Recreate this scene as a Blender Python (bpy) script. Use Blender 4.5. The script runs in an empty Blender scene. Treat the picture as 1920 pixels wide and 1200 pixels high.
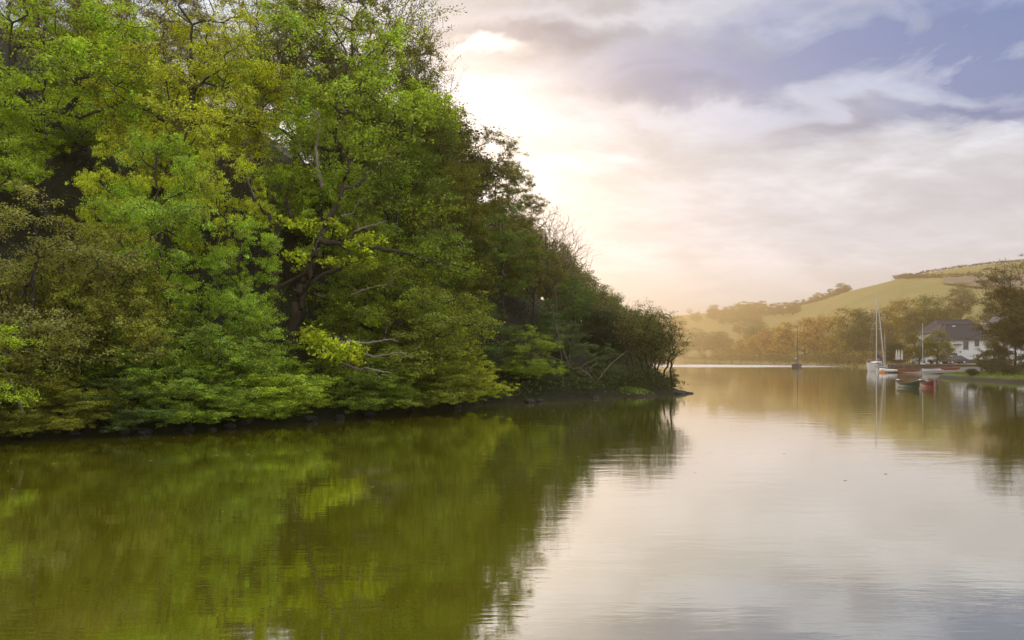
import bpy, math, random
import numpy as np
from mathutils import Vector

# ------------------------------------------------------------------ camera, sky, sun, exposure
sc = bpy.context.scene
COL = sc.collection
F, CX, HY, EYE = 1500.0, 960.0, 672.0, 2.2          # focal length in photo pixels, horizon row, eye height

cam_d = bpy.data.cameras.new("camera")
cam = bpy.data.objects.new("camera", cam_d)
COL.objects.link(cam)
cam.location = (0, 0, EYE)
cam.rotation_euler = (math.radians(90), 0, 0)
cam_d.sensor_width = 36
cam_d.lens = 36 * F / 1920
cam_d.shift_y = (HY - 600) / 1920
cam_d.clip_end = 6000
sc.camera = cam

SUN_AZ = math.atan2(-0.09, 1.0)
SUN_EL = math.radians(16.5)
SUN_DIR = Vector((math.sin(SUN_AZ) * math.cos(SUN_EL), math.cos(SUN_AZ) * math.cos(SUN_EL), math.sin(SUN_EL)))

sc.view_settings.view_transform = 'Standard'
sc.view_settings.look = 'None'
sc.view_settings.exposure = 0.0
sc.view_settings.gamma = 1.0
sc.view_settings.use_curve_mapping = False
sc.cycles.use_denoising = True
sc.cycles.max_bounces = 8
sc.cycles.diffuse_bounces = 2
sc.cycles.glossy_bounces = 3
sc.cycles.transmission_bounces = 4
sc.cycles.volume_bounces = 1
sc.cycles.transparent_max_bounces = 6
sc.cycles.sample_clamp_indirect = 6


class NT:
    """Small helper for building node trees."""
    def __init__(self, tree):
        self.t = tree
        self.n = tree.nodes
        self.l = tree.links

    def node(self, kind, **kw):
        nd = self.n.new(kind)
        for k, v in kw.items():
            setattr(nd, k, v)
        return nd

    def put(self, sock, v):
        if isinstance(v, bpy.types.NodeSocket):
            self.l.new(v, sock)
        elif v is not None:
            if sock.type == 'RGBA' and len(v) == 3:
                v = (*v, 1)
            sock.default_value = v

    def math(self, op, a, b=None, c=None, clamp=False):
        nd = self.node('ShaderNodeMath', operation=op, use_clamp=clamp)
        for s, v in zip(nd.inputs, (a, b, c)):
            self.put(s, v)
        return nd.outputs[0]

    def vmath(self, op, a, b=None):
        nd = self.node('ShaderNodeVectorMath', operation=op)
        self.put(nd.inputs[0], a)
        if b is not None:
            if op == 'SCALE':
                self.put(nd.inputs['Scale'], b)
            else:
                self.put(nd.inputs[1], b)
        return nd.outputs['Value'] if op in ('LENGTH', 'DOT_PRODUCT', 'DISTANCE') else nd.outputs[0]

    def noise(self, vec, scale, detail=4, rough=0.55, dist=0.0, color=False):
        nd = self.node('ShaderNodeTexNoise')
        self.put(nd.inputs['Vector'], vec)
        nd.inputs['Scale'].default_value = scale
        nd.inputs['Detail'].default_value = detail
        nd.inputs['Roughness'].default_value = rough
        nd.inputs['Distortion'].default_value = dist
        return nd.outputs['Color'] if color else nd.outputs['Fac']

    def ramp(self, v, a, b, lo=0.0, hi=1.0, smooth=True):
        nd = self.node('ShaderNodeMapRange', interpolation_type='SMOOTHSTEP' if smooth else 'LINEAR')
        self.put(nd.inputs['Value'], v)
        for k, x in (('From Min', a), ('From Max', b), ('To Min', lo), ('To Max', hi)):
            self.put(nd.inputs[k], x)
        return nd.outputs[0]

    def mix(self, f, a, b, blend='MIX'):
        nd = self.node('ShaderNodeMix', data_type='RGBA', blend_type=blend)
        self.put(nd.inputs[0], f)
        self.put(nd.inputs[6], a)
        self.put(nd.inputs[7], b)
        return nd.outputs[2]

    def mapping(self, vec, scale=(1, 1, 1), loc=(0, 0, 0)):
        nd = self.node('ShaderNodeMapping')
        self.put(nd.inputs['Vector'], vec)
        nd.inputs['Scale'].default_value = scale
        nd.inputs['Location'].default_value = loc
        return nd.outputs[0]


def sky_dir(px, py):
    v = Vector(((px - CX) / F, 1.0, (HY - py) / F))
    return v.normalized()


def build_world():
    w = bpy.data.worlds.new("World")
    sc.world = w
    w.use_nodes = True
    t = NT(w.node_tree)
    t.n.clear()
    gen = t.node('ShaderNodeTexCoord').outputs['Generated']
    sky = t.node('ShaderNodeTexSky', sky_type='NISHITA')
    sky.sun_disc = False
    sky.sun_elevation = SUN_EL
    sky.sun_rotation = SUN_AZ
    sep = t.node('ShaderNodeSeparateXYZ')
    t.put(sep.inputs[0], gen)
    z = sep.outputs['Z']
    # cloud layer coordinates: the view ray cut with a flat layer overhead
    den = t.math('ADD', t.math('MAXIMUM', z, 0.0), 0.26)
    inv = t.math('DIVIDE', 1.0, den)
    layer = t.vmath('MULTIPLY', gen, t.node('ShaderNodeCombineXYZ').outputs[0])
    cmb = layer.node.inputs[1].links[0].from_node
    t.put(cmb.inputs[0], inv)
    t.put(cmb.inputs[1], inv)
    cmb.inputs[2].default_value = 0.6
    p = t.mapping(layer, (1.3, 1.45, 1.0), (3.1, 0.4, 0))
    n_big = t.noise(p, 0.85, 5, 0.55, 0.5)
    n_mid = t.noise(p, 2.3, 6, 0.58, 0.8)
    n_fine = t.noise(t.mapping(layer, (1.1, 1.9, 1.0), (7, 2, 0)), 4.0, 7, 0.6, 0.2)
    # warp for the openings
    wn = t.noise(p, 2.0, 5, 0.6, 0.3, color=True)
    warp = t.vmath('SCALE', t.vmath('SUBTRACT', wn, (0.5, 0.5, 0.5)), 0.16)
    gw = t.vmath('ADD', gen, warp)

    def blob(px, py, wx, wz, vec=gw):
        c = sky_dir(px, py)
        d = t.vmath('SUBTRACT', vec, tuple(c))
        d = t.vmath('MULTIPLY', d, (F / wx, 2.2, F / wz))
        r = t.vmath('LENGTH', d)
        return t.math('EXPONENT', t.math('MULTIPLY', t.math('MULTIPLY', r, r), -1.0))

    # base cloud colour by height above the horizon
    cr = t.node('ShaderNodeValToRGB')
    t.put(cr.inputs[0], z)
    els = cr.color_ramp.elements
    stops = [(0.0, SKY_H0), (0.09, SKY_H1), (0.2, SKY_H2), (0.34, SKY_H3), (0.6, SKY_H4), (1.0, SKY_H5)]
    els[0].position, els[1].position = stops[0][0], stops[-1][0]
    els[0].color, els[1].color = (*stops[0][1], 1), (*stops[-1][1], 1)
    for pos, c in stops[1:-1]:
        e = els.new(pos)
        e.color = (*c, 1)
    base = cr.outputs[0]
    # soft light and dark in the cloud layer
    contrast = t.ramp(z, 0.03, 0.28, 0.15, 1.0)
    shade = t.math('ADD', t.math('MULTIPLY', n_big, 0.55), t.math('ADD', t.math('MULTIPLY', n_mid, 0.35), t.math('MULTIPLY', n_fine, 0.36)))
    shade = t.ramp(shade, 0.48, 0.80, -0.5, 0.5)
    mult = t.math('ADD', 1.0, t.math('MULTIPLY', t.math('MULTIPLY', shade, contrast), 0.75))
    mm = t.node('ShaderNodeCombineXYZ')
    for s in mm.inputs:
        t.put(s, mult)
    cloud = t.vmath('MULTIPLY', base, mm.outputs[0])
    # darker grey-lavender banks and bright gaps seen in the photograph's part of the sky
    for px, py, wx, wz, col, amt in (
        (1560, 228, 80, 24, (0.28, 0.30, 0.46), 0.75),
        (1330, 300, 420, 60, (0.58, 0.62, 0.82), 0.3),
        (1500, 400, 500, 40, (0.60, 0.64, 0.84), 0.5),
        (1240, 150, 190, 55, (0.04, 0.14, 0.42), 0.78),
        (1010, 50, 200, 55, (0.02, 0.10, 0.30), 0.9),
        (1850, 215, 190, 26, (0.08, 0.18, 0.50), 0.9),
        (1330, 470, 500, 30, (0.70, 0.78, 1.0), 0.5),
        (900, 88, 60, 12, (1.5, 1.5, 1.5), 0.9),
        (1420, 205, 260, 22, (0.85, 0.92, 1.15), 0.6),
        (1150, 235, 160, 26, (0.95, 1.0, 1.2), 0.4),
        (1800, 165, 260, 20, (0.66, 0.76, 1.05), 0.6),
        (1130, 20, 300, 18, (0.85, 0.92, 1.10), 0.5),
        (1470, 30, 140, 18, (0.60, 0.66, 0.90), 0.5),
        (1280, 355, 300, 14, (0.95, 1.0, 1.2), 0.4),
    ):
        cloud = t.mix(t.math('MULTIPLY', blob(px, py, wx, wz), amt), cloud, col)
    # blue openings
    op = t.math('ADD', blob(1640, 75, 270, 80), t.math('MULTIPLY', blob(1290, 140, 230, 42), 0.9))
    op = t.math('ADD', op, t.math('MULTIPLY', blob(1890, 110, 120, 60), 0.9))
    op = t.math('ADD', op, t.math('MULTIPLY', t.ramp(n_big, 0.56, 0.72), t.ramp(z, 0.3, 0.5)))
    op = t.math('MULTIPLY', op, t.ramp(n_mid, 0.34, 0.56, 0.35, 1.1))
    op = t.math('MINIMUM', op, 0.95)
    blue = t.mix(0.45, t.vmath('SCALE', sky.outputs[0], 0.06), (0.0, 0.19, 0.86))
    col = t.mix(op, cloud, blue)
    # veiled sun
    ca = t.vmath('DOT_PRODUCT', gen, tuple(SUN_DIR))
    ang2 = t.math('MULTIPLY', t.math('SUBTRACT', 1.0, ca), 2.0)
    g1 = t.math('EXPONENT', t.math('DIVIDE', ang2, -0.010))
    g2 = t.math('EXPONENT', t.math('DIVIDE', ang2, -0.05))
    col = t.vmath('ADD', col, t.vmath('SCALE', (1.0, 1.0, 1.0), t.math('MULTIPLY', g1, 0.35)))
    col = t.vmath('ADD', col, t.vmath('SCALE', (1.0, 0.90, 0.78), t.math('MULTIPLY', g2, 0.0)))
    bg = t.node('ShaderNodeBackground')
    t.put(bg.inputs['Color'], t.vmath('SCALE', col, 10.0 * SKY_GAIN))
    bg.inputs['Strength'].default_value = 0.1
    out = t.node('ShaderNodeOutputWorld')
    t.put(out.inputs[0], bg.outputs[0])


SKY_GAIN = 1.0
SKY_H0 = (1.0, 1.25, 1.75)
SKY_H1 = (1.14, 1.18, 1.42)
SKY_H2 = (1.06, 1.10, 1.24)
SKY_H3 = (0.58, 0.70, 0.90)
SKY_H4 = (1.15, 1.2, 1.34)  # this and the zenith lie out of view, brightened to light the trees
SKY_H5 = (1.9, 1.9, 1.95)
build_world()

sd = bpy.data.lights.new("sun", 'SUN')
sd.energy = 1.7
sd.angle = math.radians(0.6)
sd.color = (1.0, 0.89, 0.74)
sun = bpy.data.objects.new("sun", sd)
COL.objects.link(sun)
sun.rotation_euler = SUN_DIR.to_track_quat('Z', 'Y').to_euler()
sun.location = SUN_DIR * 400

HAZE_DENSITY = 0.00105
HAZE_COLOR = (0.68, 0.50, 0.27)
HAZE_G = 0.78

# ------------------------------------------------------------------ helpers
def PW(px, py, Y):
    return np.array(((px - CX) / F * Y, Y, EYE - (py - HY) / F * Y))


def tag(o, label=None, cat=None, group=None, kind=None):
    if label: o['label'] = label
    if cat: o['category'] = cat
    if group: o['group'] = group
    if kind: o['kind'] = kind
    return o


def empty(name, loc, rz=0.0, scale=1.0):
    o = bpy.data.objects.new(name, None)
    COL.objects.link(o)
    o.location = loc
    o.rotation_euler = (0, 0, rz)
    o.scale = (scale,) * 3 if not isinstance(scale, tuple) else scale
    o.empty_display_size = 0.2
    return o


def link(name, me, parent=None, mat=None):
    o = bpy.data.objects.new(name, me)
    COL.objects.link(o)
    if mat and not me.materials:
        me.materials.append(mat)
    if parent: o.parent = parent
    return o


def np_mesh(name, verts, faces_list, smooth=False):
    """verts (N,3); faces_list: list of int arrays shaped (M,k)."""
    me = bpy.data.meshes.new(name)
    verts = np.asarray(verts, dtype=np.float32)
    me.vertices.add(len(verts))
    me.vertices.foreach_set('co', verts.ravel())
    loops = np.concatenate([f.ravel() for f in faces_list]).astype(np.int32)
    sizes = np.concatenate([np.full(len(f), f.shape[1], np.int32) for f in faces_list])
    starts = np.concatenate([[0], np.cumsum(sizes)[:-1]]).astype(np.int32)
    me.loops.add(len(loops))
    me.loops.foreach_set('vertex_index', loops)
    me.polygons.add(len(sizes))
    me.polygons.foreach_set('loop_start', starts)
    me.polygons.foreach_set('loop_total', sizes)
    if smooth:
        me.polygons.foreach_set('use_smooth', np.ones(len(sizes), bool))
    me.update(calc_edges=True)
    return me


class MB:
    """Collects simple shapes into one mesh."""
    def __init__(self):
        self.v, self.f = [], []

    def add(self, vs, fs):
        n = len(self.v)
        self.v += [tuple(map(float, v)) for v in vs]
        self.f += [tuple(i + n for i in f) for f in fs]
        return self

    def box(self, x0, x1, y0, y1, z0, z1):
        vs = [(x, y, z) for z in (z0, z1) for x, y in ((x0, y0), (x1, y0), (x1, y1), (x0, y1))]
        return self.add(vs, [(3, 2, 1, 0), (4, 5, 6, 7), (0, 1, 5, 4), (1, 2, 6, 5), (2, 3, 7, 6), (3, 0, 4, 7)])

    def tube(self, pts, rads, k=8, cap=True):
        pts = [Vector(p) for p in pts]
        if not hasattr(rads, '__len__'):
            rads = [rads] * len(pts)
        vs, fs = [], []
        for i, p in enumerate(pts):
            d = (pts[min(i + 1, len(pts) - 1)] - pts[max(i - 1, 0)]).normalized()
            ref = Vector((0, 0, 1)) if abs(d.z) < 0.9 else Vector((1, 0, 0))
            u = d.cross(ref).normalized()
            w = d.cross(u)
            for j in range(k):
                a = 2 * math.pi * j / k
                vs.append(p + (u * math.cos(a) + w * math.sin(a)) * rads[i])
        for i in range(len(pts) - 1):
            for j in range(k):
                a, b = i * k + j, i * k + (j + 1) % k
                fs.append((a, b, b + k, a + k))
        if cap:
            fs.append(tuple(range(k)))
            fs.append(tuple(range(len(vs) - 1, len(vs) - 1 - k, -1)))
        return self.add(vs, fs)

    def loft(self, secs, closed=False, caps=True):
        k = len(secs[0])
        vs = [p for s in secs for p in s]
        fs = []
        for i in range(len(secs) - 1):
            for j in range(k if closed else k - 1):
                a, b = i * k + j, i * k + (j + 1) % k
                fs.append((a, b, b + k, a + k))
        if caps:
            fs.append(tuple(range(k - 1, -1, -1)))
            fs.append(tuple(range(len(vs) - k, len(vs))))
        return self.add(vs, fs)

    def mesh(self, name, smooth=False):
        me = bpy.data.meshes.new(name)
        me.from_pydata(self.v, [], self.f)
        if smooth:
            me.polygons.foreach_set('use_smooth', np.ones(len(me.polygons), bool))
        me.update()
        return me

    def build(self, name, mat, parent=None, smooth=False, bevel=0.0):
        o = link(name, self.mesh(name, smooth), parent, mat)
        if bevel:
            b = o.modifiers.new("bevel", 'BEVEL')
            b.width = bevel
            b.segments = 2
            b.limit_method = 'ANGLE'
        return o


# ------------------------------------------------------------------ materials
def plain(name, color, rough=0.7, var=0.15, scale=3.0, bump=0.0, spec=0.5, metallic=0.0, stretch=(1, 1, 1), coat=0.0):
    m = bpy.data.materials.new(name)
    m.use_nodes = True
    t = NT(m.node_tree)
    b = t.n['Principled BSDF']
    co = t.mapping(t.node('ShaderNodeTexCoord').outputs['Object'], stretch)
    n = t.noise(co, scale, 6, 0.6)
    f = t.ramp(n, 0.25, 0.75, 1 - var, 1 + var, smooth=False)
    cmb = t.node('ShaderNodeCombineXYZ')
    for s in cmb.inputs:
        t.put(s, f)
    t.put(b.inputs['Base Color'], t.vmath('MULTIPLY', color, cmb.outputs[0]))
    b.inputs['Roughness'].default_value = rough
    b.inputs['Specular IOR Level'].default_value = spec
    b.inputs['Metallic'].default_value = metallic
    b.inputs['Coat Weight'].default_value = coat
    if bump:
        bp = t.node('ShaderNodeBump')
        bp.inputs['Strength'].default_value = bump
        bp.inputs['Distance'].default_value = 0.05
        t.put(bp.inputs['Height'], n)
        t.put(b.inputs['Normal'], bp.outputs[0])
    return m


def leaf_material():
    """One leaf material: the tree's own colour comes from its object colour, each leaf differs a little."""
    m = bpy.data.materials.new("leaf")
    m.use_nodes = True
    t = NT(m.node_tree)
    t.n.clear()
    oi = t.node('ShaderNodeObjectInfo')
    geo = t.node('ShaderNodeNewGeometry')
    rnd = geo.outputs['Random Per Island']
    co = t.node('ShaderNodeTexCoord').outputs['Object']
    n = t.noise(co, 0.8, 3, 0.55)
    hsv = t.node('ShaderNodeHueSaturation')
    t.put(hsv.inputs['Hue'], t.math('ADD', t.ramp(rnd, 0, 1, 0.474, 0.502, False), t.ramp(n, 0.3, 0.7, -0.016, 0.016, False)))
    t.put(hsv.inputs['Saturation'], t.ramp(rnd, 0, 1, 1.05, 0.9, False))
    frac = t.math('FRACT', t.math('MULTIPLY', rnd, 7.31))
    t.put(hsv.inputs['Value'], t.math('MULTIPLY', t.ramp(frac, 0, 1, 0.5, 1.5, False), t.ramp(n, 0.3, 0.7, 0.55, 1.45, False)))
    big = t.noise(t.vmath('ADD', co, t.vmath('SCALE', (37.0, 11.0, 5.0), oi.outputs['Random'])), 0.35, 4, 0.6)
    mixed = t.mix(t.ramp(big, 0.45, 0.68, 0.0, 0.8), oi.outputs['Color'], t.vmath('MULTIPLY', oi.outputs['Color'], (0.66, 0.67, 0.8)))
    mixed = t.mix(t.ramp(big, 0.44, 0.28, 0.0, 0.7), mixed, t.vmath('MULTIPLY', oi.outputs['Color'], (1.28, 1.2, 0.8)))
    t.put(hsv.inputs['Color'], mixed)
    d = t.node('ShaderNodeBsdfDiffuse')
    t.put(d.inputs['Color'], hsv.outputs[0])
    tr = t.node('ShaderNodeBsdfTranslucent')
    t.put(tr.inputs['Color'], t.vmath('MULTIPLY', hsv.outputs[0], (1.4, 1.25, 0.35)))
    mx = t.node('ShaderNodeMixShader')
    mx.inputs[0].default_value = 0.30
    t.put(mx.inputs[1], d.outputs[0])
    t.put(mx.inputs[2], tr.outputs[0])
    gl = t.node('ShaderNodeBsdfGlossy')
    gl.inputs['Roughness'].default_value = 0.5
    t.put(gl.inputs['Color'], (0.9, 0.95, 0.8, 1))
    mx2 = t.node('ShaderNodeMixShader')
    mx2.inputs[0].default_value = 0.025
    t.put(mx2.inputs[1], mx.outputs[0])
    t.put(mx2.inputs[2], gl.outputs[0])
    o = t.node('ShaderNodeOutputMaterial')
    t.put(o.inputs[0], mx2.outputs[0])
    return m


M_LEAF = leaf_material()
M_BARK = plain("bark", (0.055, 0.045, 0.032), 0.95, 0.5, 2.5, 0.6, 0.2, stretch=(3, 3, 0.8))
M_DEADWOOD = plain("dead_wood", (0.24, 0.185, 0.135), 0.9, 0.45, 2.0, 0.6, 0.2)
M_OLDBARK = plain("old_bark", (0.060, 0.045, 0.028), 0.95, 0.6, 1.6, 0.8, 0.2)
M_ROCK = plain("rock", (0.035, 0.032, 0.026), 0.85, 0.5, 2.0, 0.8)


def ground_material(name, c1, c2, scale, c3=None, bump=0.3, mud=0.0):
    m = bpy.data.materials.new(name)
    m.use_nodes = True
    t = NT(m.node_tree)
    b = t.n['Principled BSDF']
    co = t.node('ShaderNodeTexCoord').outputs['Object']
    n1 = t.noise(co, scale, 7, 0.6)
    n2 = t.noise(co, scale * 9, 5, 0.65)
    c = t.mix(t.ramp(t.math('ADD', t.math('MULTIPLY', n1, 0.6), t.math('MULTIPLY', n2, 0.4)), 0.4, 0.62), c1, c2)
    if c3:
        c = t.mix(t.ramp(t.noise(co, scale * 0.4, 3, 0.5), 0.52, 0.66), c, c3)
    if mud:
        sp = t.node('ShaderNodeSeparateXYZ')
        t.put(sp.inputs[0], t.node('ShaderNodeNewGeometry').outputs['Position'])
        hz = t.math('ADD', sp.outputs[2], t.math('MULTIPLY', t.math('SUBTRACT', n2, 0.5), 0.3))
        c = t.mix(t.ramp(hz, mud - 0.05, mud + 0.05), (0.035, 0.027, 0.018), c)
    t.put(b.inputs['Base Color'], c)
    b.inputs['Roughness'].default_value = 0.95
    b.inputs['Specular IOR Level'].default_value = 0.15
    bp = t.node('ShaderNodeBump')
    bp.inputs['Strength'].default_value = bump
    bp.inputs['Distance'].default_value = 0.1
    t.put(bp.inputs['Height'], n2)
    t.put(b.inputs['Normal'], bp.outputs[0])
    return m


M_WOODFLOOR = ground_material("woodland_floor", (0.016, 0.015, 0.008), (0.026, 0.030, 0.009), 0.35, (0.024, 0.018, 0.010))
M_GRASS = ground_material("bank_grass", (0.055, 0.095, 0.008), (0.09, 0.13, 0.010), 0.5, (0.08, 0.08, 0.015), mud=0.27)
M_QUAY = ground_material("quay_gravel", (0.16, 0.14, 0.12), (0.11, 0.10, 0.085), 0.6)


def field_material():
    m = bpy.data.materials.new("hill_fields")
    m.use_nodes = True
    t = NT(m.node_tree)
    b = t.n['Principled BSDF']
    co = t.node('ShaderNodeTexCoord').outputs['Object']
    n1 = t.noise(co, 0.012, 5, 0.55)
    n2 = t.noise(t.mapping(co, (1, 3, 1)), 0.08, 6, 0.6)
    c = t.mix(t.ramp(n1, 0.42, 0.6), (0.29, 0.255, 0.10), (0.35, 0.29, 0.13))
    c = t.mix(t.ramp(n2, 0.4, 0.7), c, (0.26, 0.22, 0.09))
    t.put(b.inputs['Base Color'], c)
    b.inputs['Roughness'].default_value = 1.0
    b.inputs['Specular IOR Level'].default_value = 0.0
    return m


M_FIELD = field_material()


def water_material():
    m = bpy.data.materials.new("river_water")
    m.use_nodes = True
    t = NT(m.node_tree)
    t.n.clear()
    co = t.node('ShaderNodeTexCoord').outputs['Object']
    sep = t.node('ShaderNodeSeparateXYZ')
    t.put(sep.inputs[0], co)
    # a breeze ruffles one long patch of the river beyond the moored boats
    dx = t.math('DIVIDE', t.math('SUBTRACT', sep.outputs[0], 62.0), 34.0)
    dy = t.math('DIVIDE', t.math('SUBTRACT', t.math('ADD', sep.outputs[1], t.math('MULTIPLY', t.noise(co, 0.05, 3, 0.5), 40.0)), 258.0), 44.0)
    patch = t.ramp(t.math('ADD', t.math('MULTIPLY', dx, dx), t.math('MULTIPLY', dy, dy)), 0.75, 1.1, 1.0, 0.0)
    n1 = t.noise(t.mapping(co, (0.7, 1.6, 1)), 0.9, 4, 0.5, 0.3)
    n2 = t.noise(t.mapping(co, (0.6, 2.4, 1)), 4.0, 4, 0.55, 0.2)
    n3 = t.noise(co, 0.07, 3, 0.5)
    h = t.math('ADD', t.math('MULTIPLY', n1, 0.7), t.math('MULTIPLY', n2, 0.16))
    h = t.math('MULTIPLY', h, t.ramp(n3, 0.35, 0.7, 0.45, 1.3))
    h = t.math('MULTIPLY', h, t.math('ADD', 1.0, t.math('MULTIPLY', patch, 6.0)))
    bp = t.node('ShaderNodeBump')
    bp.inputs['Strength'].default_value = 1.0
    bp.inputs['Distance'].default_value = 0.008
    t.put(bp.inputs['Height'], h)
    d = t.node('ShaderNodeBsdfDiffuse')
    murk = t.mix(t.ramp(t.noise(co, 0.09, 4, 0.5), 0.35, 0.65), WATER_MURK, tuple(x * 1.25 for x in WATER_MURK))
    t.put(d.inputs['Color'], murk)
    g = t.node('ShaderNodeBsdfGlossy')
    g.inputs['Color'].default_value = (1.0, 1.0, 1.0, 1)
    t.put(g.inputs['Roughness'], t.math('ADD', 0.02, t.math('MULTIPLY', patch, 0.22)))
    t.put(g.inputs['Normal'], bp.outputs[0])
    # how strongly the still surface mirrors, from steep to grazing view
    geo = t.node('ShaderNodeNewGeometry')
    ca = t.math('ABSOLUTE', t.vmath('DOT_PRODUCT', geo.outputs['Incoming'], (0.0, 0.0, 1.0)))
    fr = t.math('ADD', 0.28, t.math('MULTIPLY', t.math('POWER', t.math('SUBTRACT', 1.0, ca), 2.6), 0.72))
    mx = t.node('ShaderNodeMixShader')
    t.put(mx.inputs[0], fr)
    t.put(mx.inputs[1], d.outputs[0])
    t.put(mx.inputs[2], g.outputs[0])
    o = t.node('ShaderNodeOutputMaterial')
    t.put(o.inputs[0], mx.outputs[0])
    return m


WATER_MURK = (0.135, 0.122, 0.004)
M_WATER = water_material()

# ------------------------------------------------------------------ setting: water, banks, hills
me = np_mesh("water", [(-160, -60, 0), (700, -60, 0), (700, 1000, 0), (-160, 1000, 0)], [np.array([[0, 1, 2, 3]])])
tag(link("water", me, None, M_WATER), "still olive river water mirroring trees and pale sky", kind='structure')

BANK = np.array([(-150, -20), (-60, 6), (-30, 14.5), (-13.4, 21.3), (-8.0, 26.3), (-1.6, 37.3), (3.0, 42.0), (7.0, 46.5),
                 (10.2, 49.3), (11.0, 52.0), (10.8, 58.0), (14.0, 74.0), (21.5, 120), (35.0, 200), (57, 330), (90, 520), (114, 660), (150, 870)], float)


def poly_dist(P, line):
    """Signed distance to an open polyline; positive on its left-hand side."""
    best = np.full(len(P), 1e9)
    sign = np.ones(len(P))
    for a, b in zip(line[:-1], line[1:]):
        ab = b - a
        tt = np.clip(((P - a) @ ab) / (ab @ ab), 0, 1)
        q = a + tt[:, None] * ab
        dv = P - q
        d = np.hypot(dv[:, 0], dv[:, 1])
        cr = ab[0] * (P[:, 1] - a[1]) - ab[1] * (P[:, 0] - a[0])
        up = d < best - 1e-9
        best[up] = d[up]
        sign[up] = np.where(cr[up] >= 0, 1, -1)
    return best * sign


def vnoise(P, s, seed=0):
    """Smooth sum of sines, enough to roughen ground."""
    r = np.random.RandomState(seed)
    out = np.zeros(len(P))
    for k in range(6):
        a = r.uniform(0, 6.28)
        f = s * (1.6 ** k) * r.uniform(0.8, 1.2)
        out += np.sin((P[:, 0] * math.cos(a) + P[:, 1] * math.sin(a)) * f + r.uniform(0, 6.28)) / (1.45 ** k)
    return out / 2.2


def left_height(P):
    P = np.atleast_2d(np.asarray(P, float))
    d = poly_dist(P, BANK)
    # the low spit at the headland stays flat, the wooded hill climbs behind it
    spit = np.exp(-(((P[:, 0] - 9.0) / 5.0) ** 2 + ((P[:, 1] - 50.5) / 7.0) ** 2))
    slope = 0.62 * np.clip(d - 1.0, 0, 30 + 14 * np.clip((-P[:, 0] - 16) / 8, 0, 1)) * (1 - 0.75 * spit)
    z = np.where(d < 0, np.maximum(-1.6, d * 0.9), 0.55 * np.clip(d / 0.9, 0, 1) ** 0.7 + slope)
    z = z + np.where(d > 0.3, vnoise(P, 0.35, 3) * 0.16 * np.clip(d, 0, 3), 0)
    far = np.clip((P[:, 1] - 60) / 200, 0, 1)
    z = np.where(d > 1, z * (1 + 0.0 * far), z)
    return z


def grid_mesh(name, xs, ys, fn, keep=None):
    X, Y = np.meshgrid(xs, ys)
    P = np.stack([X.ravel(), Y.ravel()], 1)
    Z = fn(P)
    V = np.column_stack([P, Z])
    nx, ny = len(xs), len(ys)
    i = np.arange(nx * ny).reshape(ny, nx)
    Q = np.stack([i[:-1, :-1], i[:-1, 1:], i[1:, 1:], i[1:, :-1]], -1).reshape(-1, 4)
    if keep is not None:
        k = keep(P, Z)
        Q = Q[k[Q].any(1)]
    return np_mesh(name, V, [Q], smooth=True)


xs = np.concatenate([np.arange(-130, -36, 4.0), np.arange(-36, 30, 0.9), np.arange(30, 152, 4.0)])
ys = np.concatenate([np.arange(-30, 10, 4.0), np.arange(10, 66, 0.9), np.arange(66, 130, 3.0), np.arange(130, 900, 12.0)])
me = grid_mesh("wooded_hill", xs, ys, left_height, lambda P, Z: Z > -1.5)
tag(link("hill", me, None, M_WOODFLOOR), "steep wooded valley side rising from the river", kind='structure')

# opposite side of the valley, laid out by bearing
SHORE_A = np.array([(0.170, 900), (0.204, 880), (0.227, 660), (0.26, 470), (0.327, 330), (0.40, 235), (0.4632, 190), (0.4875, 160), (0.4890, 127.5), (0.60, 127.5), (1.3, 127.5)])
RIDGE_PX = np.array([1180, 1250, 1300, 1360, 1400, 1440, 1480, 1540, 1590, 1650, 1685, 1740, 1800, 1860, 1920, 2050, 2300, 2900], float)
RIDGE_PY = np.array([597, 594, 589, 583, 581, 581, 578, 563, 547, 532, 523, 511, 502, 495, 490, 482, 478, 500], float)
RIDGE_Y = np.array([1350, 1350, 1330, 1300, 1230, 1080, 930, 760, 690, 630, 630, 630, 630, 630, 630, 600, 560, 520], float)


def right_ground(a, t):
    """Ground point on bearing a (X/Y); t=0 at the shore, 1 on the ridge, above 1 behind it."""
    ys0 = np.interp(a, SHORE_A[:, 0], SHORE_A[:, 1])
    px = a * F + CX
    yr = np.interp(px, RIDGE_PX, RIDGE_Y)
    yr = np.maximum(yr, ys0 + 120)
    zr = EYE + (HY - np.interp(px, RIDGE_PX, RIDGE_PY)) / F * yr
    Y = ys0 + t * (yr - ys0)
    d = Y - ys0
    low = 1.25 * np.clip(d / 3.0, 0, 1)
    s = np.clip((t - 0.08) / 0.92, 0, None)
    prof = np.where(s <= 1, 0.55 * s ** 1.25 + 0.45 * (3 * s ** 2 - 2 * s ** 3), 1 - 0.9 * (s - 1))
    Z = low + (zr - 1.25) * prof
    return np.stack([a * Y, Y, Z], -1)


def right_height(x, y):
    a = np.array([x / y])
    ys0 = np.interp(a, SHORE_A[:, 0], SHORE_A[:, 1])
    px = a * F + CX
    yr = np.maximum(np.interp(px, RIDGE_PX, RIDGE_Y), ys0 + 120)
    return float(right_ground(a, (y - ys0) / (yr - ys0))[0, 2])


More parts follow.
